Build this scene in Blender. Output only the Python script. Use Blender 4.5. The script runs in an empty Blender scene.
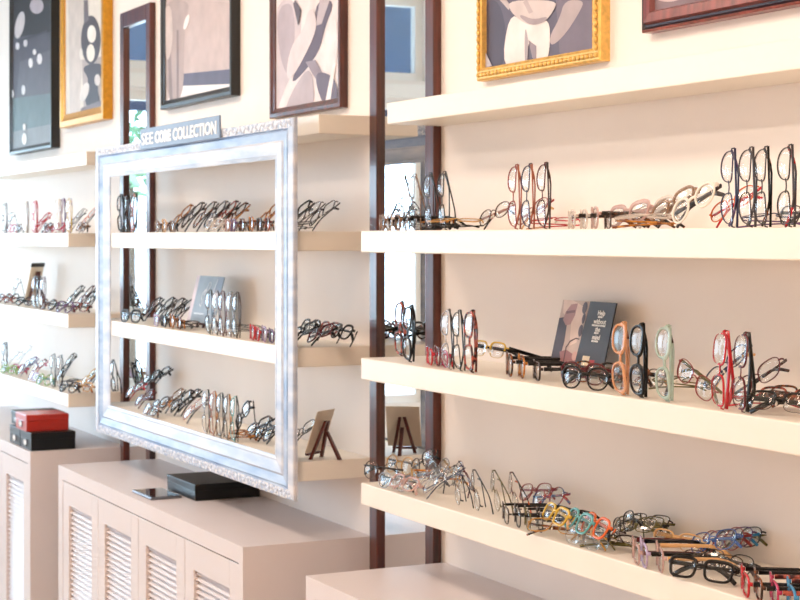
import bpy, bmesh, math, random
from mathutils import Matrix, Vector
random.seed(7)
C = bpy.context.scene.collection
PI = math.pi
H = 1.62                      # eye height of the photographer
F_PX, CX, HY = 1715.0, 400.0, 237.0
CA, SA = 0.8960, 0.4440       # heading of the lens, 26.4 degrees off the shelving wall
WALL, SHELF, LEDGE, CABF = 1.977, 1.750, 1.820, 1.606
RX, MX, LX = (-3.744, -1.944), (-5.954, -4.156), (-8.14, -6.35)   # three shelving units along the wall
TOPS = {0: .325, 1: .015, 2: -.291, 3: -.5915}
THK = .052
CABTOP = -.803

def u_of(px): return (px - CX) / F_PX
def ratio(px):
    u = u_of(px); return (-CA + SA*u) / (SA + CA*u)
def x_at(px, Y): return Y * ratio(px)
def z_at(px, py, Y): return H + (HY - py)/F_PX * Y/(SA + CA*u_of(px))
def at(px, py, Y): return (x_at(px, Y), Y, z_at(px, py, Y))

# ---------------------------------------------------------------- materials
def lin(c):
    return tuple(((v/255)/12.92 if v/255 <= .04045 else ((v/255+.055)/1.055)**2.4) for v in c) + (1,)
MATS = {}
def base_mat(name):
    m = bpy.data.materials.new(name); m.use_nodes = True
    nt = m.node_tree
    return m, nt, nt.nodes['Principled BSDF'], nt.nodes['Material Output']
def mat(name, rgb, rough=.5, metal=0., var=.06, scale=30., bump=0., coat=0., spec=.5):
    if name in MATS: return MATS[name]
    m, nt, p, out = base_mat(name)
    tc = nt.nodes.new('ShaderNodeTexCoord')
    n = nt.nodes.new('ShaderNodeTexNoise'); n.inputs['Scale'].default_value = scale; n.inputs['Detail'].default_value = 3
    nt.links.new(tc.outputs['Object'], n.inputs['Vector'])
    r = nt.nodes.new('ShaderNodeValToRGB')
    c = lin(rgb)
    r.color_ramp.elements[0].position = .3; r.color_ramp.elements[1].position = .7
    r.color_ramp.elements[0].color = tuple(max(0, v*(1-var)) for v in c[:3]) + (1,)
    r.color_ramp.elements[1].color = tuple(min(1, v*(1+var)) for v in c[:3]) + (1,)
    nt.links.new(n.outputs['Fac'], r.inputs['Fac']); nt.links.new(r.outputs['Color'], p.inputs['Base Color'])
    p.inputs['Roughness'].default_value = rough; p.inputs['Metallic'].default_value = metal
    p.inputs['Coat Weight'].default_value = coat; p.inputs['Specular IOR Level'].default_value = spec
    if bump:
        b = nt.nodes.new('ShaderNodeBump'); b.inputs['Strength'].default_value = bump; b.inputs['Distance'].default_value = .002
        nt.links.new(n.outputs['Fac'], b.inputs['Height']); nt.links.new(b.outputs['Normal'], p.inputs['Normal'])
    MATS[name] = m; return m
def two_tone(name, a, b, scale=90., rough=.25, lo=.42, hi=.56, stretch=(1, 1, 1), coat=0., detail=2.):
    if name in MATS: return MATS[name]
    m, nt, p, out = base_mat(name)
    tc = nt.nodes.new('ShaderNodeTexCoord'); mp = nt.nodes.new('ShaderNodeMapping'); mp.inputs['Scale'].default_value = stretch
    n = nt.nodes.new('ShaderNodeTexNoise'); n.inputs['Scale'].default_value = scale; n.inputs['Detail'].default_value = detail
    r = nt.nodes.new('ShaderNodeValToRGB')
    r.color_ramp.elements[0].position = lo; r.color_ramp.elements[1].position = hi
    r.color_ramp.elements[0].color = lin(a); r.color_ramp.elements[1].color = lin(b)
    nt.links.new(tc.outputs['Object'], mp.inputs['Vector']); nt.links.new(mp.outputs['Vector'], n.inputs['Vector'])
    nt.links.new(n.outputs['Fac'], r.inputs['Fac']); nt.links.new(r.outputs['Color'], p.inputs['Base Color'])
    p.inputs['Roughness'].default_value = rough; p.inputs['Coat Weight'].default_value = coat
    MATS[name] = m; return m
def sheer(name, rgb, alpha, rough=.15):
    """translucent tinted acetate"""
    if name in MATS: return MATS[name]
    m, nt, p, out = base_mat(name)
    p.inputs['Base Color'].default_value = lin(rgb); p.inputs['Roughness'].default_value = rough
    n = nt.nodes.new('ShaderNodeTexNoise'); n.inputs['Scale'].default_value = 60
    mr = nt.nodes.new('ShaderNodeMapRange'); mr.inputs['To Min'].default_value = alpha-.08; mr.inputs['To Max'].default_value = alpha+.08
    nt.links.new(n.outputs['Fac'], mr.inputs['Value']); nt.links.new(mr.outputs['Result'], p.inputs['Alpha'])
    MATS[name] = m; return m
def glass(name, tint, rough=.0, f0=.045, gain=1.):
    """thin clear pane: transparent plus angle-dependent mirror reflection"""
    if name in MATS: return MATS[name]
    m, nt, p, out = base_mat(name); nt.nodes.remove(p)
    t = nt.nodes.new('ShaderNodeBsdfTransparent'); t.inputs['Color'].default_value = tint + (1,)
    g = nt.nodes.new('ShaderNodeBsdfGlossy'); g.inputs['Roughness'].default_value = rough
    lw = nt.nodes.new('ShaderNodeLayerWeight'); lw.inputs['Blend'].default_value = .5
    pw = nt.nodes.new('ShaderNodeMath'); pw.operation = 'POWER'; pw.inputs[1].default_value = 4.2
    ml = nt.nodes.new('ShaderNodeMath'); ml.operation = 'MULTIPLY_ADD'; ml.inputs[1].default_value = .72*gain; ml.inputs[2].default_value = f0*gain
    ml.use_clamp = True
    mx = nt.nodes.new('ShaderNodeMixShader')
    nt.links.new(lw.outputs['Facing'], pw.inputs[0]); nt.links.new(pw.outputs[0], ml.inputs[0])
    nt.links.new(ml.outputs[0], mx.inputs['Fac']); nt.links.new(t.outputs[0], mx.inputs[1]); nt.links.new(g.outputs[0], mx.inputs[2])
    nt.links.new(mx.outputs[0], out.inputs['Surface'])
    MATS[name] = m; return m
def wood(name, a, b, rough=.3, stretch=(18, 18, 1.5)):
    return two_tone(name, a, b, scale=3., rough=rough, lo=.35, hi=.7, stretch=stretch, coat=.25, detail=6)

M_WALL = mat('wall_paint', (243, 236, 230), .7, var=.012, scale=6)
M_SHELF = mat('shelf_lacquer', (243, 238, 228), .38, var=.01, scale=8)
M_CAB = mat('cabinet_lacquer', (224, 217, 219), .36, var=.01, scale=8)
M_CEIL = mat('ceiling_paint', (245, 243, 238), .8, var=.01)
M_FLOOR = wood('oak_floor', (196, 172, 142), (216, 194, 166), .35, (2, 30, 30))
M_MAHOG = wood('mahogany', (52, 18, 11), (104, 43, 27), .33)
M_MIRROR = mat('mirror_silver', (236, 240, 242), .01, 1., var=.002)
M_LENS = glass('lens_glass', (.985, .99, .99), .02, .032, 1.0)
M_PANE = glass('window_glass', (.97, .98, .98))
M_WHITE = mat('white_paint', (242, 240, 236), .4, var=.01)
M_BLACKBOX = mat('black_leatherette', (7, 7, 8), .4, var=.2, scale=200, bump=.1, spec=.35)
M_REDBOX = mat('red_leatherette', (176, 34, 12), .32, var=.1, scale=200, bump=.15, coat=.2)
M_METAL = mat('brushed_metal', (200, 200, 205), .25, .9)
M_DARK = mat('matt_dark', (24, 22, 24), .5)

# ---------------------------------------------------------------- mesh helpers
class MB:
    def __init__(s): s.v = []; s.f = []; s.mi = []; s.sm = []
    def add(s, vs, fs, mi=0, smooth=False):
        b = len(s.v); s.v += [tuple(p) for p in vs]; s.f += [tuple(i+b for i in f) for f in fs]
        s.mi += [mi]*len(fs); s.sm += [smooth]*len(fs); return s
    def box(s, x0, x1, y0, y1, z0, z1, mi=0):
        v = [(x, y, z) for z in (z0, z1) for y in (y0, y1) for x in (x0, x1)]
        return s.add(v, [(0, 2, 3, 1), (4, 5, 7, 6), (0, 1, 5, 4), (2, 6, 7, 3), (0, 4, 6, 2), (1, 3, 7, 5)], mi)
    def bbox(s, x0, x1, y0, y1, z0, z1, r=.004, mi=0):
        """box with its edges bevelled"""
        bm = bmesh.new(); bmesh.ops.create_cube(bm, size=1)
        bmesh.ops.scale(bm, vec=(x1-x0, y1-y0, z1-z0), verts=bm.verts)
        bmesh.ops.translate(bm, vec=((x0+x1)/2, (y0+y1)/2, (z0+z1)/2), verts=bm.verts)
        bmesh.ops.bevel(bm, geom=bm.edges[:], offset=r, segments=2, profile=.5, affect='EDGES')
        bm.verts.index_update()
        s.add([v.co[:] for v in bm.verts], [tuple(v.index for v in f.verts) for f in bm.faces], mi); bm.free(); return s
    def hexa(s, p, mi=0):
        """eight corners: bottom ring 0-3, top ring 4-7"""
        return s.add(p, [(3, 2, 1, 0), (4, 5, 6, 7), (0, 1, 5, 4), (1, 2, 6, 5), (2, 3, 7, 6), (3, 0, 4, 7)], mi)
    def sweep(s, path, B, w, h, closed=False, mi=0, sec=None):
        """sweep a rounded section along path; B constant axis; w along T x B, h along B (numbers or per-point lists)"""
        n = len(path); P = [Vector(p) for p in path]; B = Vector(B); sec = sec or [(1, .5), (.5, 1), (-.5, 1), (-1, .5), (-1, -.5), (-.5, -1), (.5, -1), (1, -.5)]
        k = len(sec); vs = []
        for i in range(n):
            if closed: T = P[(i+1) % n] - P[i-1]
            else: T = P[min(i+1, n-1)] - P[max(i-1, 0)]
            N = T.cross(B); N.normalize()
            wi = w[i] if isinstance(w, (list, tuple)) else w; hi = h[i] if isinstance(h, (list, tuple)) else h
            for a, b in sec: vs.append(P[i] + N*(a*wi/2) + B*(b*hi/2))
        fs = []
        for i in range(n if closed else n-1):
            j = (i+1) % n
            for q in range(k): fs.append((i*k+q, i*k+(q+1) % k, j*k+(q+1) % k, j*k+q))
        if not closed: fs += [tuple(range(k))[::-1], tuple((n-1)*k+q for q in range(k))]
        return s.add(vs, fs, mi, True)
    def ball(s, c, r, mi=0, nu=8, nv=5):
        rx, ry, rz = r if isinstance(r, tuple) else (r, r, r)
        vs = [(c[0], c[1], c[2]-rz)]; fs = []
        for j in range(1, nv):
            t = PI*j/nv
            for i in range(nu):
                a = 2*PI*i/nu; vs.append((c[0]+rx*math.sin(t)*math.cos(a), c[1]+ry*math.sin(t)*math.sin(a), c[2]-rz*math.cos(t)))
        vs.append((c[0], c[1], c[2]+rz)); e = len(vs)-1
        for i in range(nu):
            fs.append((0, 1+(i+1) % nu, 1+i)); fs.append((e, e-nu+i, e-nu+(i+1) % nu))
        for j in range(nv-2):
            for i in range(nu): a = 1+j*nu; fs.append((a+i, a+(i+1) % nu, a+nu+(i+1) % nu, a+nu+i))
        return s.add(vs, fs, mi, True)
    def mesh(s, name):
        me = bpy.data.meshes.new(name); me.from_pydata(s.v, [], s.f)
        me.polygons.foreach_set('material_index', s.mi); me.polygons.foreach_set('use_smooth', s.sm)
        me.update(); return me
    def build(s, name, mats, parent=None, loc=None):
        me = s.mesh(name)
        for m in (mats if isinstance(mats, (list, tuple)) else [mats]): me.materials.append(m)
        o = bpy.data.objects.new(name, me); C.objects.link(o)
        if parent: o.parent = parent
        if loc is not None: o.location = loc
        return o
def fix_normals(o):
    bm = bmesh.new(); bm.from_mesh(o.data); bmesh.ops.recalc_face_normals(bm, faces=bm.faces[:]); bm.to_mesh(o.data); bm.free(); return o
def tag(o, label, cat, group=None, kind=None):
    o['label'] = label; o['category'] = cat
    if group: o['group'] = group
    if kind: o['kind'] = kind
    return o
def thing(name, label, cat, loc=(0, 0, 0), rz=0., group=None):
    o = bpy.data.objects.new(name, None); C.objects.link(o); o.location = loc; o.rotation_euler = (0, 0, rz)
    o.empty_display_size = .05
    return tag(o, label, cat, group)
def struct(o): o['kind'] = 'structure'; return o
def text_mesh(body, size, m, name, parent, M, extrude=.0006, bold=0., sx=1., align='CENTER', space=1.):
    cu = bpy.data.curves.new(name, 'FONT'); cu.body = body; cu.size = size; cu.extrude = extrude; cu.offset = bold
    cu.align_x = align; cu.align_y = 'CENTER'; cu.space_character = space; cu.resolution_u = 3
    t = bpy.data.objects.new(name+'_curve', cu); C.objects.link(t)
    bpy.context.view_layer.update()
    me = bpy.data.meshes.new_from_object(t.evaluated_get(bpy.context.evaluated_depsgraph_get()))
    bpy.data.objects.remove(t); bpy.data.curves.remove(cu)
    me.transform(Matrix.Diagonal((sx, 1, 1, 1))); me.transform(M); me.materials.clear(); me.materials.append(m)
    o = bpy.data.objects.new(name, me); C.objects.link(o); o.parent = parent; return o
def frame_mesh(mb, x0, x1, z0, z1, prof, mis=None, kx=1.):
    """mitred moulding: prof = [(inset, y), ...] swept round a rectangle in the XZ plane"""
    vs, fs, mi = [], [], []
    for d, y in prof: vs += [(x0+d*kx, y, z0+d), (x1-d*kx, y, z0+d), (x1-d*kx, y, z1-d), (x0+d*kx, y, z1-d)]
    for i in range(len(prof)-1):
        for q in range(4):
            a, b = i*4+q, i*4+(q+1) % 4; fs.append((a, b, b+4, a+4)); c = mis[i] if mis else 0; mi.append(c[q % 2] if isinstance(c, tuple) else c)
    b = len(mb.v); mb.v += vs; mb.f += [tuple(j+b for j in f) for f in fs]; mb.mi += mi; mb.sm += [False]*len(fs); return mb

# ---------------------------------------------------------------- the room
X0, X1, Y0, Y1, ZC = -9.6, 2.4, -3.4, WALL, 3.3
struct(MB().box(X0-.2, X1+.2, Y0-.2, Y1+.2, -.1, 0).build('floor', M_FLOOR))
struct(MB().box(X0-.2, X1+.2, Y0-.2, Y1+.2, ZC, ZC+.1).build('ceiling', M_CEIL))
struct(MB().box(X0-.2, X1+.2, Y1, Y1+.15, 0, ZC).build('wall_back', M_WALL))
struct(MB().box(X1, X1+.15, Y0-.2, Y1, 0, ZC).build('wall_right', M_WALL))
# shop front at the far end of the room: two windows with transom lights over them
WIN = [(-1.0, 1.80), (-3.25, -1.36)]
SILL, HEAD, TR0, TR1 = .58, 2.47, 2.60, 3.12
w = MB(); xa, xb = X0-.15, X0
edges = [Y0-.2, WIN[1][0], WIN[1][1], WIN[0][0], WIN[0][1], Y1]
for a, b in ((edges[0], edges[1]), (edges[2], edges[3]), (edges[4], edges[5])): w.box(xa, xb, a, b, 0, ZC)
for a, b in WIN:
    w.box(xa, xb, a, b, 0, SILL); w.box(xa, xb, a, b, HEAD, TR0); w.box(xa, xb, a, b, TR1, ZC)
struct(w.build('wall_left', M_WALL))
struct(MB().box(X0, X0+.05, Y0, Y1, TR0-.11, TR0-.03).build('trim_1', M_WHITE))
# street-side wall opposite the shelves, with an unseen window added to light the far unit
OW = (-9.3, -7.5); OS, OH = .7, 2.7
w = MB(); w.box(X0-.2, OW[0], Y0-.2, Y0, 0, ZC); w.box(OW[1], X1, Y0-.2, Y0, 0, ZC); w.box(OW[0], OW[1], Y0-.2, Y0, 0, OS); w.box(OW[0], OW[1], Y0-.2, Y0, OH, ZC)
struct(w.build('wall_front', M_WALL))
nwin = 0
def window(vert, a, b, z0, z1, pos, mull):
    """vert 'x': window lies in the plane X = pos and spans Y a..b; 'y': the other way round"""
    global nwin; nwin += 1
    root = bpy.data.objects.new('window_%d' % nwin, None); C.objects.link(root); struct(root)
    bx = lambda m, p, q, zz0, zz1, t0, t1: m.box(pos+t0, pos+t1, p, q, zz0, zz1) if vert == 'x' else m.box(p, q, pos+t0, pos+t1, zz0, zz1)
    f = MB(); s = .05
    bx(f, a, a+s, z0, z1, -.1, -.04); bx(f, b-s, b, z0, z1, -.1, -.04); bx(f, a+s, b-s, z0, z0+s, -.1, -.04); bx(f, a+s, b-s, z1-s, z1, -.1, -.04)
    n = mull
    for k in range(1, n): c = a+(b-a)*k/n; bx(f, c-.022, c+.022, z0+s, z1-s, -.095, -.045)
    f.build('frame', M_WHITE, root)
    p = MB(); bx(p, a+.02, b-.02, z0+.02, z1-.02, -.074, -.068); p.build('pane', M_PANE, root)
    L = bpy.data.lights.new('daylight_portal', 'AREA'); L.shape = 'RECTANGLE'; L.size = b-a; L.size_y = z1-z0
    L.cycles.is_portal = True
    o = bpy.data.objects.new('daylight_portal', L); C.objects.link(o); o.parent = root
    if vert == 'x': o.location = (pos-.02, (a+b)/2, (z0+z1)/2); o.rotation_euler = (PI/2, 0, -PI/2)
    else: o.location = ((a+b)/2, pos-.02, (z0+z1)/2); o.rotation_euler = (PI/2, 0, 0)
    return root
for a, b in WIN:
    window('x', a, b, SILL, HEAD, X0, 2); window('x', a, b, TR0, TR1, X0, 2)
window('y', OW[0], OW[1], OS, OH, Y0, 2)
# outside: pavement, awning and a small street tree, seen only in the mirrors
struct(MB().box(-30, X0-.2, -16, 12, -.12, -.02).box(X0-.2, 6, -16, Y0-.2, -.12, -.02).build('pavement', mat('paving', (205, 202, 196), .8, var=.08, scale=3)))
M_AWN = mat('awning_canvas', (52, 72, 100), .8, var=.12, scale=12)
aw = thing('awning', 'dark blue canvas awning over the shop window outside', 'awning', (X0-.16, -.7, 3.2))
MB().hexa([(-1.5, -2.7, -.52), (0, -2.7, -.02), (0, 2.6, -.02), (-1.5, 2.6, -.52), (-1.5, -2.7, -.5), (0, -2.7, 0), (0, 2.6, 0), (-1.5, 2.6, -.5)]).build('canopy', M_AWN, aw)
MB().box(-1.51, -1.49, -2.7, 2.6, -.72, -.5).build('valance', M_AWN, aw)
for y in (-2.5, -.75, 2.4):
    MB().hexa([(-1.48, y-.012, -.55), (-1.48, y+.012, -.55), (-.02, y+.012, -.9), (-.02, y-.012, -.9), (-1.48, y-.012, -.52), (-1.48, y+.012, -.52), (-.02, y+.012, -.87), (-.02, y-.012, -.87)]).build('support_arm', M_METAL, aw)
M_LEAF = two_tone('tree_leaf', (84, 128, 96), (140, 178, 140), 4, .6)
tr = thing('street_tree', 'small green street tree growing on the pavement outside the shop window', 'tree', (-13.6, -.35, -.02))
MB().sweep([(0, 0, 0), (.02, .01, .8), (-.02, 0, 1.6), (0, .02, 2.3)], (0, 1, 0), [.08, .07, .06, .05], [.08, .07, .06, .05]).build('trunk', wood('bark', (70, 55, 42), (100, 82, 64), .8), tr)
lf = MB()
for k in range(900):
    th, ph = random.uniform(0, 2*PI), math.acos(random.uniform(-1, 1)); r = .85*random.uniform(.35, 1)**.5
    c = Vector((r*math.sin(ph)*math.cos(th), 1.15*r*math.sin(ph)*math.sin(th), 2.75+.95*r*math.cos(ph)))
    a = Vector((random.uniform(-1, 1), random.uniform(-1, 1), random.uniform(-1, 1))).normalized(); b = a.orthogonal().normalized(); n = a.cross(b)*.004
    a *= .075; b *= .04
    lf.add([c-a, c+b+n, c+a, c-b+n, c-n*2], [(0, 1, 2, 3), (0, 4, 1), (1, 4, 2), (2, 4, 3), (3, 4, 0)])
lf.build('crown', M_LEAF, tr)

# ---------------------------------------------------------------- mirrors between the units
def mirror(x0, x1, label):
    r = thing('wall_mirror', label, 'mirror', ((x0+x1)/2, WALL, .02), group=None)
    hw = (x1-x0)/2; top = H+.855-.02
    MB().box(-hw+.03, hw-.03, -.010, -.002, .02, top-.02).build('mirror_glass', M_MIRROR, r)
    for s in (-1, 1):
        a, b = sorted((s*hw, s*(hw-.046)))
        MB().bbox(a, b, -.023, 0, 0, top, .003).build('frame_stile', M_MAHOG, r)
    MB().bbox(-hw+.046, hw-.046, -.023, 0, top-.06, top, .003).build('frame_rail', M_MAHOG, r)
mirror(-4.128, -3.758, 'tall narrow wall mirror in mahogany frame between the nearest shelves and the framed shelves')
mirror(-6.36, -5.995, 'tall narrow mahogany framed mirror reflecting green leaves, seen partly through the silver frame')

# ---------------------------------------------------------------- shelves and cabinets
UNIT = {'R': ('near', RX), 'M': ('framed', MX), 'L': ('far', LX)}
SHN = {0: 'picture ledge', 1: 'upper', 2: 'middle', 3: 'lower'}
SHDESC = {
 ('R', 0): 'cream ledge below the ornate gold picture frame, empty on top', ('M', 0): 'cream ledge behind the top of the silver frame, below the mahogany picture',
 ('L', 0): 'white ledge below the black framed picture at the far end',
 ('R', 1): 'thick cream shelf holding wire glasses on end, highest of the nearest three', ('R', 2): 'thick cream shelf with the leaning photo card and red glasses',
 ('R', 3): 'thick cream shelf crowded with glasses just above the nearest cabinet',
 ('M', 1): 'cream shelf crossing the upper part of the silver frame', ('M', 2): 'cream shelf with a grey card crossing the middle of the silver frame',
 ('M', 3): 'cream shelf with a small easel, along the bottom of the silver frame',
 ('L', 1): 'bright white shelf with pink and yellow glasses, highest of the far unit', ('L', 2): 'white shelf with an easel card, middle of the far unit',
 ('L', 3): 'white shelf above the red box and its black boxes'}
for k, (nm, (a, b)) in UNIT.items():
    for i in range(4):
        y = LEDGE if i == 0 else SHELF
        o = MB().bbox(a, b, y, WALL-.0005, H+TOPS[i]-THK, H+TOPS[i], .0025).build('floating_shelf', M_SHELF)
        tag(o, SHDESC[(k, i)], 'shelf', 'floating shelves')
def cabinet(a, b, ndoor, label):
    r = thing('louvred_cabinet', label, 'cabinet', ((a+b)/2, 0, 0), group='louvred base cabinets')
    c = (a+b)/2; hw = (b-a)/2; zt = H+CABTOP
    m = MB(); f0, f1 = CABF, CABF+.02
    m.box(-hw, hw, f1+.012, WALL-.0005, 0, zt-.001)
    m.box(-hw, hw, f0, f1+.012, zt-.046, zt); m.box(-hw, hw, f1+.012, WALL-.0005, zt-.001, zt)
    m.box(-hw, hw, f0, f1+.012, 0, .08); m.box(-hw, -hw+.055, f0, f1+.012, .08, zt-.046); m.box(hw-.03, hw, f0, f1+.012, .08, zt-.046)
    m.build('cabinet_body', M_CAB, r)
    d0, d1 = -hw+.055, hw-.03; dw = (d1-d0)/ndoor
    for k in range(ndoor):
        p, q = d0+k*dw+.002, d0+(k+1)*dw-.002; z0, z1 = .084, zt-.050; st = .072
        d = MB(); e0, e1 = f0+.0015, f1+.006
        d.bbox(p, p+st, e0, e1, z0, z1, .0012); d.bbox(q-st, q, e0, e1, z0, z1, .0012)
        d.box(p+st, q-st, e0, e1, z0, z0+.09); d.box(p+st, q-st, e0, e1, z1-.075, z1)
        do = d.build('door', M_CAB, r)
        l = MB(); z = z0+.09
        while z < z1-.078:
            l.hexa([(p+st, e0+.006, z), (q-st, e0+.006, z), (q-st, e0+.009, z), (p+st, e0+.009, z),
                    (p+st, e1, z+.019), (q-st, e1, z+.019), (q-st, e1+.003, z+.019), (p+st, e1+.003, z+.019)]); z += .0175
        l.build('louvre_panel', M_CAB, do)
cabinet(*RX, 4, 'white louvred cabinet below the nearest shelves, only its top corner showing')
cabinet(*MX, 4, 'long white louvred cabinet carrying a flat black box and a tablet')
cabinet(*LX, 4, 'white louvred cabinet at the far end carrying red and black boxes')
# ---------------------------------------------------------------- the silver display frame hung on the middle shelves
M_SF = two_tone('silver_wash', (170, 186, 210), (222, 225, 233), 3.2, .42, .36, .66, (1.2, 1, 6), detail=5)
M_SFB = two_tone('silver_blue_wash', (122, 150, 192), (188, 204, 224), 3., .42, .35, .7, (1.5, 1, 7), detail=5)
M_SFO = two_tone('silver_floral', (170, 188, 214), (236, 238, 243), 95, .45, .44, .56, detail=1)
sf = thing('hanging_sign', 'large ornate silvery blue frame hung empty over the middle shelves with a title plate', 'frame', (-5.0, 1.749, H-.69))
fx0, fx1, fz0, fz1 = -.945, .868, 0, 1.003
fm = MB()
frame_mesh(fm, fx0, fx1, fz0, fz1, [(0, 0), (0, -.009), (.003, -.012), (.026, -.012), (.029, -.008), (.034, -.011), (.056, -.007), (.062, -.010), (.092, -.005), (.095, -.006), (.104, -.003), (.104, 0)],
           [(2, 0), (2, 0), (2, 0), 1, 1, 1, 0, 0, 0, 0, 0], 1.42)
fm.build('moulding', [M_SF, M_SFB, M_SFO], sf)
for zc in (fz1-.0145, fz0+.0145):
    orn = MB()                    # carved scrolls along the top and bottom rails
    n = 60
    for k in range(n):
        x = fx0+.03+(fx1-fx0-.06)*k/(n-1); d = .004*(1 if k % 2 else -1)
        orn.ball((x, -.0125, zc+d), (.0095, .003, .006), 0, 7, 4); orn.ball((x+.012, -.0125, zc-d), (.004, .003, .004), 0, 6, 4)
    orn.build('carved_border', mat('silver_white', (208, 219, 236), .45), sf)
# title plate
PLY = 1.749-.0155-.006
px0, px1 = x_at(140, PLY), x_at(219.3, PLY); pz0, pz1 = z_at(219.5, 138, PLY), z_at(219, 115, PLY)
M_PLATE = mat('slate_blue_board', (134, 156, 184), .5, var=.03)
tp = MB().bbox(px0, px1, PLY, PLY+.006, pz0, pz1, .0015).build('title_plate', M_PLATE, sf, (0, 0, 0))
tp.matrix_parent_inverse = Matrix.Translation(Vector((-5.0, 1.749, H-.69))).inverted()
Rw = Matrix.Rotation(PI/2, 4, 'X')
M_LETTER = mat('white_lettering', (250, 249, 246), .5, var=.005)
pc = (px0+px1)/2; pw = px1-px0; pzc = (pz0+pz1)/2
def plate_word(body, a, b, bold):
    xa, xb = x_at(a, PLY), x_at(b, PLY)
    o = text_mesh(body, .06, M_LETTER, 'lettering', tp, Matrix.Identity(4), .0005, bold)
    vs = [v.co for v in o.data.vertices]; u0, u1 = min(v.x for v in vs), max(v.x for v in vs); v0, v1 = min(v.y for v in vs), max(v.y for v in vs)
    k = (pz1-pz0)*.58/(v1-v0)
    o.data.transform(Matrix.Translation(((xa+xb)/2, PLY-.0008, (pz0+pz1)/2-.001)) @ Rw @ Matrix.Diagonal(((xb-xa)/(u1-u0), k, 1, 1)) @ Matrix.Translation((-(u0+u1)/2, -(v0+v1)/2, 0)))
plate_word('SEE', 141.8, 153.2, .0006); plate_word('CORE', 155, 171, .0034); plate_word('COLLECTION', 173, 216.5, .0018)

# ---------------------------------------------------------------- framed photographs above the ledges
def chaikin(P, n=2):
    if len(P) <= 4: return P
    for _ in range(n):
        P = [q for i in range(len(P)) for a, b in [(P[i], P[(i+1) % len(P)])] for q in ((a[0]*.75+b[0]*.25, a[1]*.75+b[1]*.25), (a[0]*.25+b[0]*.75, a[1]*.25+b[1]*.75))]
    return P
def pic(name, label, Y, xl, xr, zb, ht, prof, mats, mis, art, bg, mw, part2=None):
    """xl, xr: world X of the outer edges; art: flat printed shapes in photograph pixels, laid on the print"""
    r = thing(name, label, 'picture', ((xl+xr)/2, WALL, zb))
    hw = (xr-xl)/2; d = WALL-Y
    m = MB(); frame_mesh(m, -hw, hw, 0, ht, prof, mis); m.build('picture_frame', mats, r)
    yp = Y+.012; cache = [bg]; pm = MB()
    pm.box(-hw+mw*.8, hw-mw*.8, yp-WALL, -.004, mw*.8, ht-mw*.8, 0)
    k = 0
    lx0, lx1, lz0, lz1 = -hw+mw*.8, hw-mw*.8, mw*.8, ht-mw*.8
    for rgb, pts in art:
        if rgb not in cache: cache.append(rgb)
        k += 1; y = yp-WALL-.00025*k; V = []
        for (a, b) in chaikin(pts):
            wx, wy, wz = at(a, b, yp)
            V.append((min(max(wx-(xl+xr)/2, lx0), lx1), y, min(max(wz-zb, lz0), lz1)))
        n = len(V)
        pm.add(V, [tuple(range(n))], cache.index(rgb))
    o = pm.build('photo_print', [mat('print_%d_%d_%d' % c, c, .55, var=.10, scale=14) for c in cache], r)
    return r
def ell(cx, cy, rx, ry, n=14, rot=0.):
    c, s = math.cos(rot), math.sin(rot)
    return [(cx+rx*math.cos(t)*c-ry*math.sin(t)*s, cy+rx*math.cos(t)*s+ry*math.sin(t)*c) for t in [2*PI*i/n for i in range(n)]]
PY = WALL-.04
flat = lambda w, d=.040: [(0, 0), (0, -d+.002), (.003, -d), (w*.45, -d), (w*.6, -d+.005), (w-.002, -d+.008), (w, -d+.013)]
P3Y, P4Y = WALL-.032, WALL-.024
M_BLK = mat('black_frame', (16, 14, 12), .35, var=.1, coat=.1)
M_GOLD = mat('gold_leaf', (206, 146, 44), .32, .55, var=.12, scale=60)
M_GOLDO = mat('ornate_gold', (226, 182, 100), .35, .45, var=.15, scale=90)
M_GREYB = mat('grey_inner_lip', (108, 104, 112), .35)
# black frame, dark still life
pic('framed_photo', 'black framed dark photograph of pale flowers, at the far end of the wall', PY, x_at(9, PY), x_at(51, PY), H+.385, .98, flat(.03), [M_BLK], None, [
    ((68, 65, 78), [(8, 40), (56, 30), (56, 100), (8, 100)]), ((87, 84, 95), [(20, 62), (50, 50), (50, 102), (16, 104)]),
    ((93, 110, 113), [(8, 100), (56, 92), (56, 150), (8, 158)]), ((131, 134, 137), [(12, 132), (52, 124), (52, 150), (12, 156)]),
    ((200, 194, 198), ell(20, 25, 4.5, 14, rot=.2)), ((176, 168, 178), ell(37, 6, 7, 8)), ((228, 224, 226), ell(31, 63, 2.2, 5)), ((228, 224, 226), ell(40, 59, 2.6, 5.5)),
    ((228, 224, 226), ell(35, 52, 1.8, 3)), ((210, 206, 212), ell(18, 46, 2, 4)), ((210, 206, 212), ell(26, 43, 2, 4)), ((220, 218, 220), ell(24, 90, 2, 5)), ((220, 218, 220), ell(13, 94, 1.6, 4)),
    ((240, 236, 232), ell(25, 139, 2.4, 6)), ((240, 236, 232), ell(25, 127, 1.4, 3.5)), ((54, 51, 62), [(18, 41), (48, 30), (48, 32), (18, 43)])], (26, 23, 30), .03)
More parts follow.
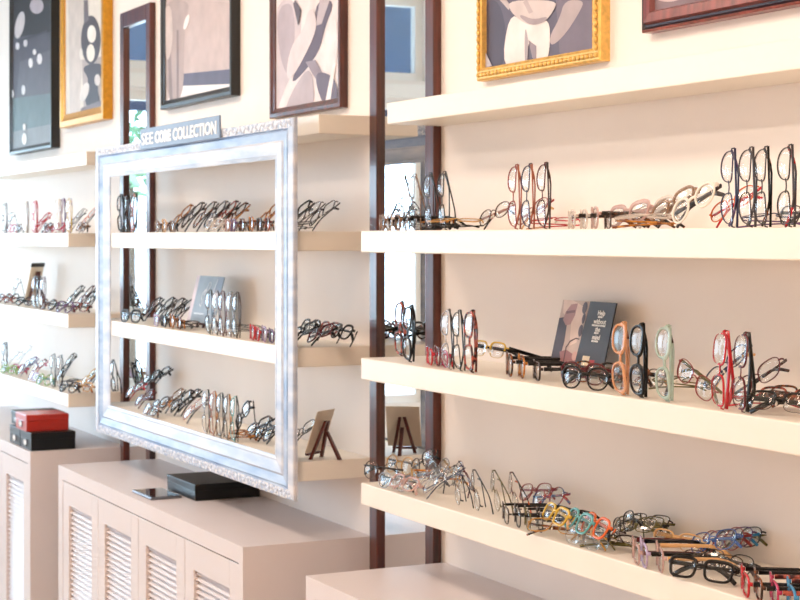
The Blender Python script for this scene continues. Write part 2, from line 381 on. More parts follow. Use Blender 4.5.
# gold frame
pic('framed_photo', 'plain gold framed photograph of a doll in an oval niche, beside the black frame', PY, x_at(59.5, PY), x_at(103, PY), H+.462, .92, flat(.055), [M_GOLD], None, [
    ((202, 192, 186), [(68, 0), (84, 0), (80, 117), (70, 117)]), ((176, 164, 162), [(82, 60), (104, 56), (104, 115), (84, 117)]), ((66, 58, 66), ell(91, 40, 10, 25)), ((104, 96, 102), [(84, 0), (88, 0), (89, 20), (84, 24)]),
    ((236, 230, 222), ell(92, 34, 4.5, 9)), ((236, 228, 218), ell(91, 53, 4.2, 9)), ((228, 222, 214), ell(81.5, 54, 1.8, 6)), ((60, 54, 64), [(81, 66), (103, 62), (103, 74), (97, 88), (102, 105), (88, 112), (84, 92), (90, 80)]),
    ((222, 216, 212), ell(85, 92, 4, 10, rot=.3)), ((214, 208, 206), ell(98, 80, 3, 6)), ((120, 112, 120), [(82, 108), (102, 100), (102, 114), (80, 117)])], (222, 214, 204), .055)
# black frame, robed figure
pic('framed_photo', 'black framed sepia photograph of a robed figure before a flat horizon', P3Y, x_at(160, P3Y), x_at(231, P3Y), H+.452, .9, flat(.032, .032), [M_BLK, M_BLK], None, [
    ((196, 178, 174), [(158, 0), (240, 0), (240, 75), (158, 80)]), ((90, 86, 108), [(180, 74), (240, 67), (240, 83), (180, 86)]), ((238, 232, 230), [(180, 86), (240, 82), (240, 102), (160, 106)]),
    ((176, 158, 154), [(165, 0), (190, 0), (187, 18), (184, 40), (184, 100), (167, 102), (163, 34)]), ((142, 126, 126), [(168, 50), (171, 48), (173, 100), (170, 101)]), ((142, 126, 126), [(177, 30), (179, 30), (179, 98), (177, 100)]),
    ((204, 188, 182), [(164, 8), (172, 4), (174, 40), (168, 66), (164, 40)]), ((236, 230, 226), ell(187, 22, 2.2, 8, rot=.3)), ((60, 54, 60), [(161, 84), (165, 82), (165, 100), (161, 102)])], (206, 190, 186), .032)
# mahogany frame, leaning figure
pic('framed_photo', 'mahogany framed photograph of a bare arm and pale shirt, above the silver frame', P4Y, x_at(269, P4Y), x_at(340, P4Y), H+.358, .95, flat(.03, .024), [M_MAHOG], None, [
    ((206, 194, 198), [(272, 0), (302, 0), (300, 60), (286, 85), (274, 120), (272, 118)]), ((178, 166, 174), [(276, 10), (292, 0), (296, 30), (290, 80), (280, 60)]),
    ((96, 84, 102), [(316, 0), (336, 0), (325, 27), (320, 52), (296, 82), (291, 80), (314, 34)]), ((190, 178, 184), [(320, 0), (330, 0), (322, 24), (316, 26)]), ((236, 226, 226), [(322, 40), (338, 10), (338, 70), (326, 80), (320, 70)]),
    ((186, 174, 180), [(296, 84), (312, 64), (316, 110), (288, 118), (284, 112)]), ((222, 210, 212), [(308, 12), (313, 8), (317, 18), (316, 35), (292, 81), (286, 76), (291, 46), (304, 30)]),
    ((150, 138, 150), [(306, 62), (316, 60), (338, 110), (330, 112)]), ((108, 98, 116), [(318, 70), (338, 78), (338, 110), (326, 110), (316, 84)]),
    ((244, 238, 238), [(337, 62), (331, 104), (326, 106), (333, 66)]), ((90, 80, 92), [(296, 0), (302, 10), (299, 26), (294, 4)])], (232, 222, 222), .03)
# ornate gold frame, figure in white trousers
GY = WALL-.026
gx0, gx1, gz = x_at(476, GY), x_at(599.5, GY), z_at(478, 81, GY)
gp = pic('framed_photo', 'ornate gold framed photograph of a standing figure in white trousers', GY, gx0, gx1, gz, .62, [(0, 0), (0, -.022), (.004, -.026), (.022, -.026), (.025, -.028), (.028, -.026), (.030, -.014)], [M_GOLDO], None, [
    ((74, 72, 92), [(484, 0), (500, 0), (508, 40), (502, 70), (484, 72)]), ((116, 106, 122), [(556, 0), (600, 0), (600, 50), (560, 62)]),
    ((178, 164, 166), [(565, 0), (585, 0), (580, 12), (566, 34), (552, 47), (549, 38), (560, 18)]), ((188, 176, 176), [(500, 0), (507, 0), (511, 6), (509, 10)]),
    ((232, 226, 224), [(509, 14), (524, 20), (540, 22), (551, 20), (549.5, 62), (537, 64), (536, 46), (529, 40), (526, 66), (502, 70)]),
    ((176, 164, 170), [(526, 26), (529, 40), (528, 62), (525.5, 66), (525, 40)]), ((150, 138, 148), [(529, 40), (537, 46), (537, 62), (533, 58)]),
    ((206, 194, 192), [(510, 0), (558, 0), (555, 10), (546, 22), (532, 26), (520, 20), (510, 10)]), ((164, 150, 154), [(521, 14), (534, 20), (549, 16), (546, 22), (532, 26), (521, 18)]), ((184, 170, 172), [(524, 2), (528, 0), (534, 12), (530, 14)]),
    ((190, 188, 200), [(485, 50), (493, 66), (485, 68)])], (92, 88, 108), .03)
bd = MB(); hw = (gx1-gx0)/2
def bead(x, z, along): bd.ball((x, -.0275, z), (.0085, .0045, .006) if along == 'x' else (.006, .0045, .0085), 0, 6, 4)
n = int((gx1-gx0-.026)/.0165)
for k in range(n+1): x = -hw+.013+(2*hw-.026)*k/n; bead(x, .013, 'x'); bead(x, .607, 'x')
for k in range(1, 36): z = .013+.594*k/36; bead(-hw+.013, z, 'z'); bead(hw-.013, z, 'z')
bd.build('beading', M_GOLDO, gp)
# deep red frame
RY_ = WALL-.036
pic('framed_photo', 'broad reddish brown picture frame cut off by the top corner of the photo', RY_, x_at(638, RY_), x_at(638, RY_)+1.0, z_at(638, 33, RY_), .7,
    [(0, 0), (0, -.026), (.005, -.030), (.010, -.026), (.014, -.026), (.018, -.036), (.036, -.034), (.042, -.022), (.044, -.014)],
    [wood('rosewood', (96, 34, 30), (150, 66, 58), .28), mat('dark_bead', (40, 26, 34), .3)], [0, 0, 1, 1, 0, 0, 0, 0],
    [((196, 176, 178), ell(668, -4, 14, 6)), ((210, 190, 190), ell(740, -20, 40, 8))], (130, 110, 116), .044)

# ---------------------------------------------------------------- things on the cabinets
ct = H+CABTOP
def lid_box(name, label, x0, x1, y0, y1, z0, z1, m, group=None, holder=True, fm=None):
    """storage box: body, lid, metal label holder on the end that faces the room"""
    r = thing(name, label, 'box', ((x0+x1)/2, (y0+y1)/2, z0), group=group)
    a, b, h = (x1-x0)/2, (y1-y0)/2, z1-z0
    MB().bbox(-a+.001, a-.001, -b+.001, b-.001, 0, h*.62, .002).build('box_body', m, r)
    MB().bbox(-a, a, -b, b, h*.62-.001, h, .003).build('lid', m, r)
    if holder:
        lh = MB(); y = -b-.0005
        lh.box(-.024, .024, y-.003, y, .014, .018).box(-.024, .024, y-.003, y, h*.62-.008, h*.62-.004).box(-.024, -.020, y-.003, y, .014, h*.62-.004).box(.020, .024, y-.003, y, .014, h*.62-.004)
        ho = lh.build('label_holder', M_METAL, r)
        MB().box(-.020, .020, y-.001, y, .018, h*.62-.008).build('paper_label', mat('paper_white', (236, 236, 232), .6), ho)
    return r
lid_box('storage_box', 'black storage box at the front corner of the far cabinet, under the red box', -6.535, -6.37, CABF+.008, 1.785, ct, ct+.068, M_BLACKBOX, None)
lid_box('storage_box', 'black storage box under the red one, on the side away from the mirror', -6.705, -6.54, CABF+.008, 1.785, ct, ct+.068, M_BLACKBOX, None)
lid_box('storage_box', 'bright red storage box stacked on the black boxes of the far cabinet', -6.575, -6.41, CABF+.0, 1.77, ct+.0685, ct+.132, M_REDBOX)
lid_box('storage_box', 'black storage box half hidden behind the red one, top of the stack', -6.75, -6.58, CABF+.025, 1.80, ct+.0685, ct+.122, M_BLACKBOX, None)
lid_box('storage_box', 'flat black box lying on the long middle cabinet below the silver frame', -5.21, -4.945, 1.755, 1.967, ct, ct+.05, M_BLACKBOX, None, False)
t = thing('tablet', 'dark glossy tablet lying flat on the long cabinet near the black box', 'tablet', (-5.115, 1.69, ct))
MB().bbox(-.095, .095, -.05, .05, 0, .008, .003).build('tablet_body', mat('grey_aluminium', (120, 120, 126), .35, .7), t)
MB().bbox(-.090, .090, -.046, .046, .0078, .0088, .0003).build('screen', mat('screen_glass', (16, 18, 24), .05, coat=.6), t)

# ---------------------------------------------------------------- display cards and easels
def card_quad(px_tl, px_tr, px_br, px_bl): pass
M_CREAMCARD = mat('cream_card_back', (228, 212, 190), .6, var=.02)
M_EASEL = wood('easel_wood', (62, 20, 16), (96, 38, 30), .35)
def card(name, label, loc, yaw, w, h, lean, m, group=None):
    """leaning card; local x across, z up the sheet, printed side towards -y"""
    r = thing(name, label, 'card', loc, group=group)
    r.rotation_euler = (-lean, 0, yaw); r.rotation_mode = 'XYZ'
    MB().bbox(-w/2, w/2, 0, .0022, 0, h, .0004).build('card_sheet', m, r); return r
def art_on(r, w, h, polys, name='printed_picture'):
    cache = []; pm = MB()
    for k, (rgb, pts) in enumerate(polys):
        if rgb not in cache: cache.append(rgb)
        pm.add([(-w/2+w*a, -.0003-.00012*k, h*(1-b)) for a, b in pts], [tuple(range(len(pts)))], cache.index(rgb))
    return pm.build(name, [mat('print_%d_%d_%d' % c, c, .5, var=.08, scale=30) for c in cache], r)
def easel(label, loc, yaw, h, lean, back=.034):
    """miniature wooden easel: two front legs, ledge and a rear strut"""
    r = thing('display_easel', label, 'easel', loc, yaw); t = math.tan(lean)
    for s in (-1, 1):
        a = .030*s; b = .006*s
        MB().hexa([(a-.004, -.004, 0), (a+.004, -.004, 0), (a+.004, .004, 0), (a-.004, .004, 0), (b-.004, h*t-.004, h), (b+.004, h*t-.004, h), (b+.004, h*t+.004, h), (b-.004, h*t+.004, h)]).build('leg', M_EASEL, r)
    MB().hexa([(-.005, h*t+back, 0), (.005, h*t+back, 0), (.005, h*t+back+.009, 0), (-.005, h*t+back+.009, 0), (-.005, h*.72*t+.006, h*.72), (.005, h*.72*t+.006, h*.72), (.005, h*.72*t+.013, h*.72), (-.005, h*.72*t+.013, h*.72)]).build('rear_strut', M_EASEL, r)
    MB().box(-.034, .034, -.014, -.004, .010, .016).build('ledge', M_EASEL, r)
    return r
# photo card on the nearest middle shelf
cy = SHELF+.155; z2 = H+TOPS[2]
cw, ch = .205, .143
easel('small dark wooden easel hidden behind the slate photo card on the nearest middle shelf', (x_at(575.5, cy+.008), cy+.008, z2), .0, .10, .24, .02)
pcd = card('display_card', 'slate and photo card leaning on the nearest middle shelf behind dark round glasses', (x_at(575.5, cy), cy, z2+.018), 0., cw, ch, .24, mat('slate_card', (62, 66, 76), .45))
art_on(pcd, cw, ch, [((196, 176, 166), [(0, 0), (.53, 0), (.50, 1), (0, 1)]), ((224, 202, 190), [(.02, 0), (.20, 0), (.46, .1), (.44, .45), (.42, .62), (.30, .68), (.24, .3), (.05, .2)]),
    ((70, 62, 74), [(0, .28), (.08, .26), (.17, .35), (.19, .62), (.16, 1), (0, 1)]), ((170, 130, 128), [(.10, .18), (.18, .06), (.30, .04), (.29, .22), (.24, .36), (.15, .38), (.08, .30)]), ((120, 84, 88), [(.11, .17), (.28, .14), (.28, .18), (.12, .21)]),
    ((150, 104, 108), [(.14, .78), (.26, .74), (.42, .80), (.50, .78), (.50, .88), (.36, .96), (.20, .92)]), ((200, 160, 150), ell(.44, .82, .05, .07)), ((70, 50, 54), [(.25, .95), (.24, .70), (.30, .60), (.40, .55), (.47, .56), (.47, .575), (.40, .57), (.31, .62), (.26, .71), (.265, .95)]),
    ((96, 84, 92), ell(.45, .10, .045, .09)), ((84, 74, 84), ell(.47, .26, .03, .08)), ((90, 78, 88), ell(.46, .44, .04, .09)), ((62, 66, 76), [(.53, 0), (1, 0), (1, 1), (.47, 1)]),
    ((226, 212, 186), [(.60, .80), (.73, .80), (.72, .985), (.595, .985)]), ((168, 52, 62), [(.735, .85), (.83, .85), (.83, .93), (.73, .93)]), ((226, 224, 222), [(.70, .95), (.80, .95), (.80, .965), (.70, .965)]), ((226, 224, 222), [(.18, .965), (.28, .965), (.28, .98), (.18, .98)])])
Rt = Matrix.Rotation(PI/2, 4, 'X')
for body, fx, fz, s in (('Help', .785, .165, .0145), ('without', .785, .29, .0145), ('the', .775, .405, .014), ('mind', .775, .52, .0145)):
    text_mesh(body, s, M_LETTER, 'printed_text', pcd, Matrix.Translation((-cw/2+cw*fx, -.0024, ch*(1-fz))) @ Rt, .0002, .0003, 1.0)
for ww, fx, fz in ((.10, .785, .22), (.26, .785, .345), (.10, .775, .455), (.14, .775, .575)):
    m = MB(); k = int(ww*cw/.0042)
    for i in range(k): m.box(-cw/2+cw*fx-ww*cw/2+i*.0042, -cw/2+cw*fx-ww*cw/2+i*.0042+.003, -.0026, -.0022, ch*(1-fz)-.0022, ch*(1-fz)+.0018)
    m.build('small_print', M_LETTER, pcd)
# grey-blue card on a small easel, framed middle shelf
gy = SHELF+.12
ge = easel('small dark wooden easel under the grey-blue card on the middle framed shelf', (x_at(200, gy), gy, z2), .0, .10, .24)
gw, gh = .255, .152
gc = card('display_card', 'grey-blue card with pale looping script, propped on an easel behind silver glasses on end', (x_at(200, gy-.012), gy-.012, z2+.0180), 0.0, gw, gh, .24, mat('greyblue_card', (138, 152, 166), .5))
art_on(gc, gw, gh, [((212, 196, 200), [(0, 0), (.12, 0), (.12, 1), (0, 1)]), ((138, 152, 166), [(.12, 0), (1, 0), (1, 1), (.12, 1)]), ((116, 128, 148), [(.76, 0), (.98, 0), (.98, .35), (.74, .38)]), ((222, 214, 218), [(.74, .36), (.98, .33), (.98, .42), (.74, .45)]), ((200, 208, 214), [(.20, .80), (.56, .80), (.56, .83), (.20, .83)]), ((196, 204, 212), [(.70, .40), (.78, .05), (.80, .05), (.73, .42)])])
sw = MB(); P = [(.34, .62), (.40, .66), (.42, .56), (.36, .48), (.36, .38), (.44, .30), (.50, .30), (.46, .42), (.42, .40), (.50, .22), (.56, .12), (.60, .18), (.56, .32), (.50, .36)]
sw.sweep([(-gw/2+gw*a, -.0014, gh*(1-b)) for a, b in P], (0, 1, 0), .0022, .0004); sw.build('script_flourish', M_LETTER, gc)
# cream backed card and easel at the end of the framed lower shelf
def turned(px, py_base, Y, lvl, lean, h, w, l1, l2, top=None):
    loc = (x_at(px, Y), Y, H+TOPS[lvl]); yaw = math.atan2(-.8, .6)      # faces away down the wall
    e = easel(l1, loc, yaw, h*.86, lean)
    d = Vector((math.sin(yaw), -math.cos(yaw), 0))
    c = card('display_card', l2, (loc[0]+d.x*.0075, loc[1]+d.y*.0075, loc[2]+.0180), yaw, w, h, lean, M_CREAMCARD)
    if top: MB().box(-w/2-.0005, w/2+.0005, -.001, .0032, h*.9, h+.001).build('dark_edge', M_DARK, c)
turned(316, 455, SHELF+.085, 3, .32, .118, .094, 'small mahogany easel seen from behind at the end of the framed lower shelf', 'small cream backed card turned away on the mahogany easel of the framed lower shelf')
turned(32, 300, SHELF+.12, 2, .25, .165, .085, 'small dark easel behind glasses on end on the far middle shelf', 'tall narrow cream card with dark top edge on the far middle shelf', True)
# ---------------------------------------------------------------- eyeglasses
COL = {
 'black': lambda: mat('acetate_black', (11, 9, 10), .25, spec=.35), 'blackm': lambda: mat('metal_black', (17, 14, 14), .35),
 'brown': lambda: mat('acetate_brown', (48, 24, 15), .22, coat=.08, var=.15), 'brownm': lambda: mat('metal_brown', (62, 40, 28), .3, .3),
 'tort': lambda: two_tone('acetate_tortoise', (26, 12, 7), (140, 76, 30), 70, .18, .45, .6, coat=.08), 'amber': lambda: two_tone('acetate_amber', (120, 62, 20), (206, 138, 58), 60, .18, .4, .62, coat=.08),
 'redtort': lambda: two_tone('acetate_red_tortoise', (60, 22, 22), (176, 84, 66), 90, .2, .44, .58, coat=.08),
 'red': lambda: mat('acetate_red', (188, 26, 40), .2, coat=.08), 'maroon': lambda: mat('acetate_maroon', (88, 22, 30), .2, coat=.08), 'redm': lambda: mat('metal_red', (140, 48, 46), .3, .3),
 'navy': lambda: mat('metal_navy', (36, 38, 74), .3, .2), 'purple': lambda: mat('acetate_purple', (104, 76, 120), .22, coat=.05), 'grey': lambda: mat('metal_grey', (64, 60, 64), .3, .3),
 'silver': lambda: mat('metal_silver', (170, 170, 176), .25, .8), 'gold': lambda: mat('metal_gold', (196, 150, 78), .3, .7), 'copper': lambda: mat('metal_copper', (164, 96, 70), .3, .6),
 'olive': lambda: mat('acetate_olive', (98, 90, 44), .25, coat=.05), 'yellow': lambda: mat('acetate_yellow', (206, 172, 62), .25, coat=.05), 'teal': lambda: mat('acetate_teal', (92, 164, 168), .25, coat=.05),
 'orange': lambda: mat('acetate_orange', (214, 100, 44), .25, coat=.05), 'blue': lambda: mat('acetate_blue', (54, 138, 190), .25, coat=.05), 'cobalt': lambda: mat('acetate_cobalt', (70, 106, 176), .25, coat=.05),
 'magenta': lambda: mat('acetate_magenta', (176, 40, 88), .25, coat=.05), 'pink': lambda: mat('acetate_pink', (226, 150, 160), .25, coat=.05), 'tan': lambda: mat('acetate_tan', (216, 172, 118), .25, coat=.05),
 'lilac': lambda: mat('acetate_lilac', (176, 162, 196), .25, coat=.05), 'green': lambda: mat('acetate_green', (132, 170, 84), .25, coat=.05), 'white': lambda: mat('acetate_white', (236, 230, 220), .25, coat=.05),
 'clear': lambda: sheer('acetate_crystal', (236, 226, 216), .42), 'clearpink': lambda: sheer('acetate_rose_crystal', (214, 178, 172), .55), 'clearbr': lambda: sheer('acetate_smoke_crystal', (150, 116, 88), .68),
 'mint': lambda: sheer('acetate_mint_crystal', (186, 210, 198), .66), 'peach': lambda: sheer('acetate_peach', (224, 166, 122), .74), 'bluered': lambda: two_tone('acetate_blue_red', (164, 48, 44), (64, 92, 140), 45, .2, .44, .56, coat=.08),
}
def colour(k): return COL[k]()
# shape: half width, half height, exponent, kind, bridge, rim thickness, rim depth
SH = {
 'rectA': (.0260, .0170, 3.6, 'A', .018, .0042, .0040), 'rectM': (.0255, .0165, 3.4, 'M', .018, .0017, .0024), 'softM': (.0250, .0190, 2.7, 'M', .018, .0016, .0024),
 'softA': (.0255, .0195, 2.8, 'A', .018, .0044, .0040), 'rndA': (.0235, .0220, 2.1, 'A', .020, .0042, .0040), 'rndM': (.0230, .0220, 2.0, 'M', .020, .0015, .0022),
 'ovalM': (.0250, .0175, 2.2, 'M', .019, .0017, .0024), 'catA': (.0262, .0190, 2.6, 'A', .018, .0046, .0040), 'wayA': (.0255, .0200, 3.0, 'A', .018, .0055, .0042),
 'dM': (.0255, .0175, 2.2, 'M', .019, .0017, .0024), 'panA': (.0250, .0205, 2.4, 'A', .018, .0028, .0034), 'half': (.0260, .0165, 3.2, 'H', .018, .0034, .0034), 'rimless': (.0255, .0175, 2.8, 'R', .019, .0016, .0022), 'rimlessR': (.0240, .0205, 2.2, 'R', .019, .0016, .0022),
}
NP = 26
def outline(sh, side, k=1.):
    a, b, e = SH[sh][:3]; P = []
    for i in range(NP):
        t = 2*PI*i/NP; c, s = math.cos(t), math.sin(t)
        x = a*k*math.copysign(abs(c)**(2/e), c); z = b*k*math.copysign(abs(s)**(2/e), s)
        if sh == 'dM' and s > 0: x = a*k*math.copysign(abs(c)**(2/4.2), c); z = .74*b*k*abs(s)**(2/4.2)
        out = side*x/a
        if sh == 'catA': z += .0045*max(0, out)*max(0, z/b)
        x *= 1+.09*z/b                                # lenses narrow towards the cheek
        P.append((x, z))
    return P
def wrap(x): return .95*x*x
PARTS = {}
def geom(sh, fold):
    """meshes of one kind of spectacles: front, two lenses, two temples, two tips, nose pads"""
    key = (sh, fold)
    if key in PARTS: return PARTS[key]
    a, b, e, kind, br, rt, rd = SH[sh]
    cx = a+br/2; hx = 2*a+br/2+.0055; hz = b*.42
    if ('front', sh) not in PARTS:
        m = MB()
        for s in (-1, 1):
            P = outline(sh, s)
            if kind in 'AM':
                ring = [(s*cx+x, wrap(s*cx+x), z) for x, z in P]
                ww = [rt*((1.9 if sh == 'catA' else 1.35) if z > b*.3 and kind == 'A' else 1.) for x, z in P]
                m.sweep(ring, (0, 1, 0), ww, rd, True)
            elif kind == 'H':
                idx = [i for i in range(NP) if P[i][1] > -b*.12]
                idx.sort(key=lambda i: math.atan2(P[i][1], P[i][0]) if P[i][1] > -b*.5 else 0)
                idx = sorted(idx, key=lambda i: (2*PI*i/NP+PI/2) % (2*PI))
                m.sweep([(s*cx+P[i][0], wrap(s*cx+P[i][0]), P[i][1]) for i in idx], (0, 1, 0), rt, rd)
                low = [i for i in range(NP) if P[i][1] <= -b*.05]
                m.sweep([(s*cx+P[i][0], wrap(s*cx+P[i][0]), P[i][1]) for i in low], (0, 1, 0), .0008, .0016)
            if kind == 'R': m.sweep([(s*cx+x, wrap(s*cx+x), z) for x, z in P], (0, 1, 0), .0005, .0010, True)
            xo = s*(cx+a*.97*(1.04)); yo = wrap(xo)
            th = .0034 if kind == 'A' else .0022; hh = .0065 if kind == 'A' else .0030
            m.sweep([(xo-s*.002, yo, hz), (s*(hx-.001), yo+.001, hz), (s*hx, yo+.006, hz)], (0, 0, 1), th, hh)
        xi = cx-a*.98
        if kind in 'A': m.sweep([(-xi-.001, wrap(xi), b*.30), (-xi*.5, 0, b*.40), (0, -.0004, b*.43), (xi*.5, 0, b*.40), (xi+.001, wrap(xi), b*.30)], (0, 1, 0), [.007, .0052, .005, .0052, .007], .0042)
        else: m.sweep([(-xi-.0015, wrap(xi), b*.18), (-xi*.6, -.001, b*.36), (0, -.0016, b*.44), (xi*.6, -.001, b*.36), (xi+.0015, wrap(xi), b*.18)], (0, 1, 0), .0020, .0020)
        PARTS['front', sh] = m.mesh('frame_front')
        for s in (-1, 1):
            P = outline(sh, s, .975 if kind in 'AMH' else 1.); m = MB(); t = .0011 if kind != 'R' else .0016
            vs, fs = [], []
            for q in (-1, 1):
                for k in (.6, 1.):
                    for x, z in P: X = s*cx+x*k; vs.append((X, wrap(X)+q*t/2-.0016*(1-k*k), z*k))
                vs.append((s*cx, wrap(cx)+q*t/2-.0016, 0))
            n = NP; o2 = 2*n+1
            for i in range(n):
                j = (i+1) % n
                fs += [(i, n+i, n+j, j), (2*n, i, j), (o2+i, o2+j, o2+n+j, o2+n+i), (o2+2*n, o2+j, o2+i), (n+i, o2+n+i, o2+n+j, n+j)]
            m.add(vs, fs, 0, True); PARTS['lens', sh, s] = m.mesh('lens')
        m = MB()
        for s in (-1, 1): pass
        for s in (-1, 1):
            m = MB(); m.ball((s*.0085, .0065, -.002), (.0016, .0028, .0042), 0, 7, 4)
            m.sweep([(s*xi, wrap(xi)+.001, b*.1), (s*(xi-.001), .006, b*.12), (s*.0085, .0072, 0)], (0, 0, 1), .0009, .0009)
            PARTS['pad', sh, s] = m.mesh('nose_pad')
    ang = {'F': (88, 88), 'O': (0, 0), 'H': (68, 88), 'h': (88, 79), 'W': (8, 62), 'T': (88, 77)}[fold]   # (plus side, minus side)
    th, hh = (.0034, .0072) if kind == 'A' else (.0024, .0048) if kind == 'M' else (.0020, .0034) if kind == 'R' else (.0034, .0080)
    res = {'front': PARTS['front', sh]}
    for s, deg in ((1, ang[0]), (-1, ang[1])):
        y0 = wrap(hx)+.0065
        path = [(0, 0, 0), (0, .03, 0), (0, .06, 0), (0, .088, -.0005), (0, .101, -.004), (0, .114, -.0105), (0, .130, -.0215)]
        hs = [hh*1.15, hh, hh*.9, hh*.9, hh, hh*1.1, hh*.9]
        extra = (.0045 if s == 1 else 0) if deg > 60 else 0
        R = Matrix.Translation((s*hx, y0+extra, hz)) @ Matrix.Rotation(math.radians(deg)*s, 4, 'Z')
        m = MB(); m.sweep(path[:5], (1, 0, 0), hs[:5], th); me = m.mesh('temple'); me.transform(R); res['temple', s] = me
        m = MB(); m.sweep(path[4:], (1, 0, 0), [h*1.08 for h in hs[4:]], th*1.15); me = m.mesh('temple_tip'); me.transform(R); res['tip', s] = me
    for s in (-1, 1):
        res['lens', s] = PARTS['lens', sh, s]
        if kind != 'A': res['pad', s] = PARTS['pad', sh, s]
    for me in res.values():
        if not me.materials: me.materials.append(None)
    PARTS[key] = res; return res
PROTO = {}
PAD = mat('silicone_pad', (226, 220, 210), .3)
UN = {'R': 'near', 'M': 'framed', 'L': 'far'}
def glasses(unit, lvl, px, dy, pose, sh, fc, tc, label, yaw=0., z=0., fold=None, tip=None, pitch=None):
    kind, amt = pose[0], float(pose[1:] or 0)
    roll = 0.; pt = 0.; fd = 'F'
    Y = SHELF+dy
    u = u_of(px); va = math.degrees(math.atan2(SA+CA*u, CA-SA*u))
    if kind == 'S': roll = 90+amt
    elif kind == 'L': roll = -amt; pt = 16
    elif kind == 'K': roll = amt; pt = 8
    elif kind == 'E': yaw = yaw-va+(amt or 13)*.42; fd = 'O' if unit == 'R' else 'F'
    elif kind == 'F': pt = 14
    elif kind == 'O': fd = 'O'; pt = 3
    elif kind == 'D': pt = 80; fold = 'F'
    elif kind == 'A': yaw = yaw-va+(amt or 16); pt = 30; fd = 'H'
    elif kind == 'P': roll = -(amt or 55); fd = 'H'; pt = 4
    elif kind == 'Q': roll = (amt or 55); fd = 'h'; pt = 4
    if unit != 'R' and kind in 'LF' and not (kind == 'F' and yaw == 14): pt += 12
    if pitch is not None: pt = pitch
    fd = fold or fd
    g = geom(sh, fd)
    R = Matrix.Rotation(math.radians(yaw), 4, 'Z') @ Matrix.Rotation(math.radians(-pt), 4, 'X') @ Matrix.Rotation(math.radians(roll), 4, 'Y')
    zs = min((R @ v.co).z for k, me in g.items() if k == 'front' or k[0] in ('temple', 'tip', 'lens') for v in me.vertices)
    base = Matrix.Translation((0, 0, -zs)) @ R
    root = thing('glasses', label.replace(' @', ', %s %s shelf' % (UN[unit], SHN[lvl])), 'glasses', (x_at(px, Y), Y, H+TOPS[lvl]+z+.0002), 0, 'glasses on the %s %s shelf' % (UN[unit], SHN[lvl]))
    for k, me in g.items():
        nm = {'front': 'frame_front', 'lens': 'lens', 'temple': 'temple', 'tip': 'temple_tip', 'pad': 'nose_pad'}[k if k == 'front' else k[0]]
        if k not in PROTO.setdefault((sh, fd), {}):
            o = bpy.data.objects.new(nm, me); PROTO[(sh, fd)][k] = o
        else: o = PROTO[(sh, fd)][k].copy()
        C.objects.link(o)
        o.parent = root; o.matrix_parent_inverse = Matrix.Identity(4); o.matrix_basis = base
        o.material_slots[0].link = 'OBJECT'
        o.material_slots[0].material = {'front': colour(fc), 'lens': M_LENS, 'temple': colour(tc), 'temple_tip': None, 'nose_pad': PAD}.get(nm if nm != 'frame_front' else 'front') or colour(tip or tc)
        if nm == 'temple_tip':
            t = [c for c in root.children if c.name.startswith('temple') and not c.name.startswith('temple_tip') and c.get('_side') == k[1]]
            if t: o.parent = t[0]; o.matrix_parent_inverse = Matrix.Identity(4); o.matrix_basis = Matrix.Identity(4)
            if 'label' in o: del o['label']
            if tip: o['label'] = '%s temple tip' % tip
        if nm == 'temple': o['_side'] = k[1]
    return root
G = glasses
# ================= near unit, upper shelf
G('R',1,381,0.05,'E','rectA','clearbr','black','smoky crystal glasses, first of the nested row beside the mahogany post @')
G('R',1,388,0.05,'E','softA','clear','black','crystal glasses with black arms, second in the nested row by the mirror @')
G('R',1,396,0.05,'E','rectA','clearbr','black','smoky crystal glasses, third in the nested row by the mirror @')
G('R',1,404,0.05,'E','rndM','silver','black','silver rimmed glasses, last of the nested row by the mirror @')
G('R',1,401,0.05,'S-6','dM','silver','blackm','thin silver glasses on end, furthest into the mirror corner @',fold='T')
G('R',1,412,0.05,'S-7','dM','silver','clearbr','silver glasses on end with pale arms, second from the mirror corner @',fold='T')
G('R',1,427,0.05,'S-5','dM','grey','black','grey glasses on end with dark arms, before the right mahogany post @',fold='T')
G('R',1,441,0.05,'S-4','dM','blackm','black','black glasses on end with an arm bowed out, fourth from the mirror @',fold='T')
G('R',1,437,.09,'D','rectA','amber','black','amber glasses lying low at the foot of the upright ones @')
G('R',1,455,.05,'D','rectM','gold','black','gold and black glasses lying flat with long dark arms @',fold='W',yaw=35)
G('R',1,493,.11,'L15','ovalM','brownm','copper','brown oval glasses tilted against the three red stood-up pairs @',tip='brown')
G('R',1,512,0.01,'S','dM','redm','copper','red metal glasses on end, first of the trio before the tortoise row @')
G('R',1,525.5,0.01,'S','dM','navy','copper','navy metal glasses on end, middle of the red trio @')
G('R',1,541,0.01,'S','dM','maroon','brownm','maroon glasses on end, last of the trio, with a tall folded arm @')
G('R',1,531,.17,'L20','ovalM','redm','redm','red wire glasses leaning behind the upright trio @',tip='tan')
G('R',1,553,.15,'D','rectM','red','red','red glasses lying flat behind the trio with peach arm tip @',tip='peach',fold='W',yaw=20)
G('R',1,570,0.06,'E','rectA','clear','tort','crystal glasses with tortoise brow, start of the low nested row mid shelf @')
G('R',1,582,0.06,'E','rectA','clear','tort','crystal glasses, second of the low nested row mid shelf @')
G('R',1,593,0.06,'E','softA','clearpink','tort','rose crystal glasses, third of the low nested row mid shelf @')
G('R',1,606,0.06,'E','rectM','brownm','tort','thin brown glasses closing the low nested row mid shelf @')
G('R',1,627,.08,'L7','catA','clearpink','clearpink','rosy crystal cat-eye glasses sinking low after the tortoise row @')
G('R',1,652,.14,'L13','softA','clear','clear','clear crystal glasses leaning on the rosy cat-eye pair @')
G('R',1,645,.05,'D','rectA','clear','amber','clear glasses with amber arm tips lying flat amid the crystal heap @',yaw=25,tip='amber')
G('R',1,671,.09,'L22','softA','clearbr','clearbr','smoky brown crystal glasses leaning up beside the white round pair @',tip='brown')
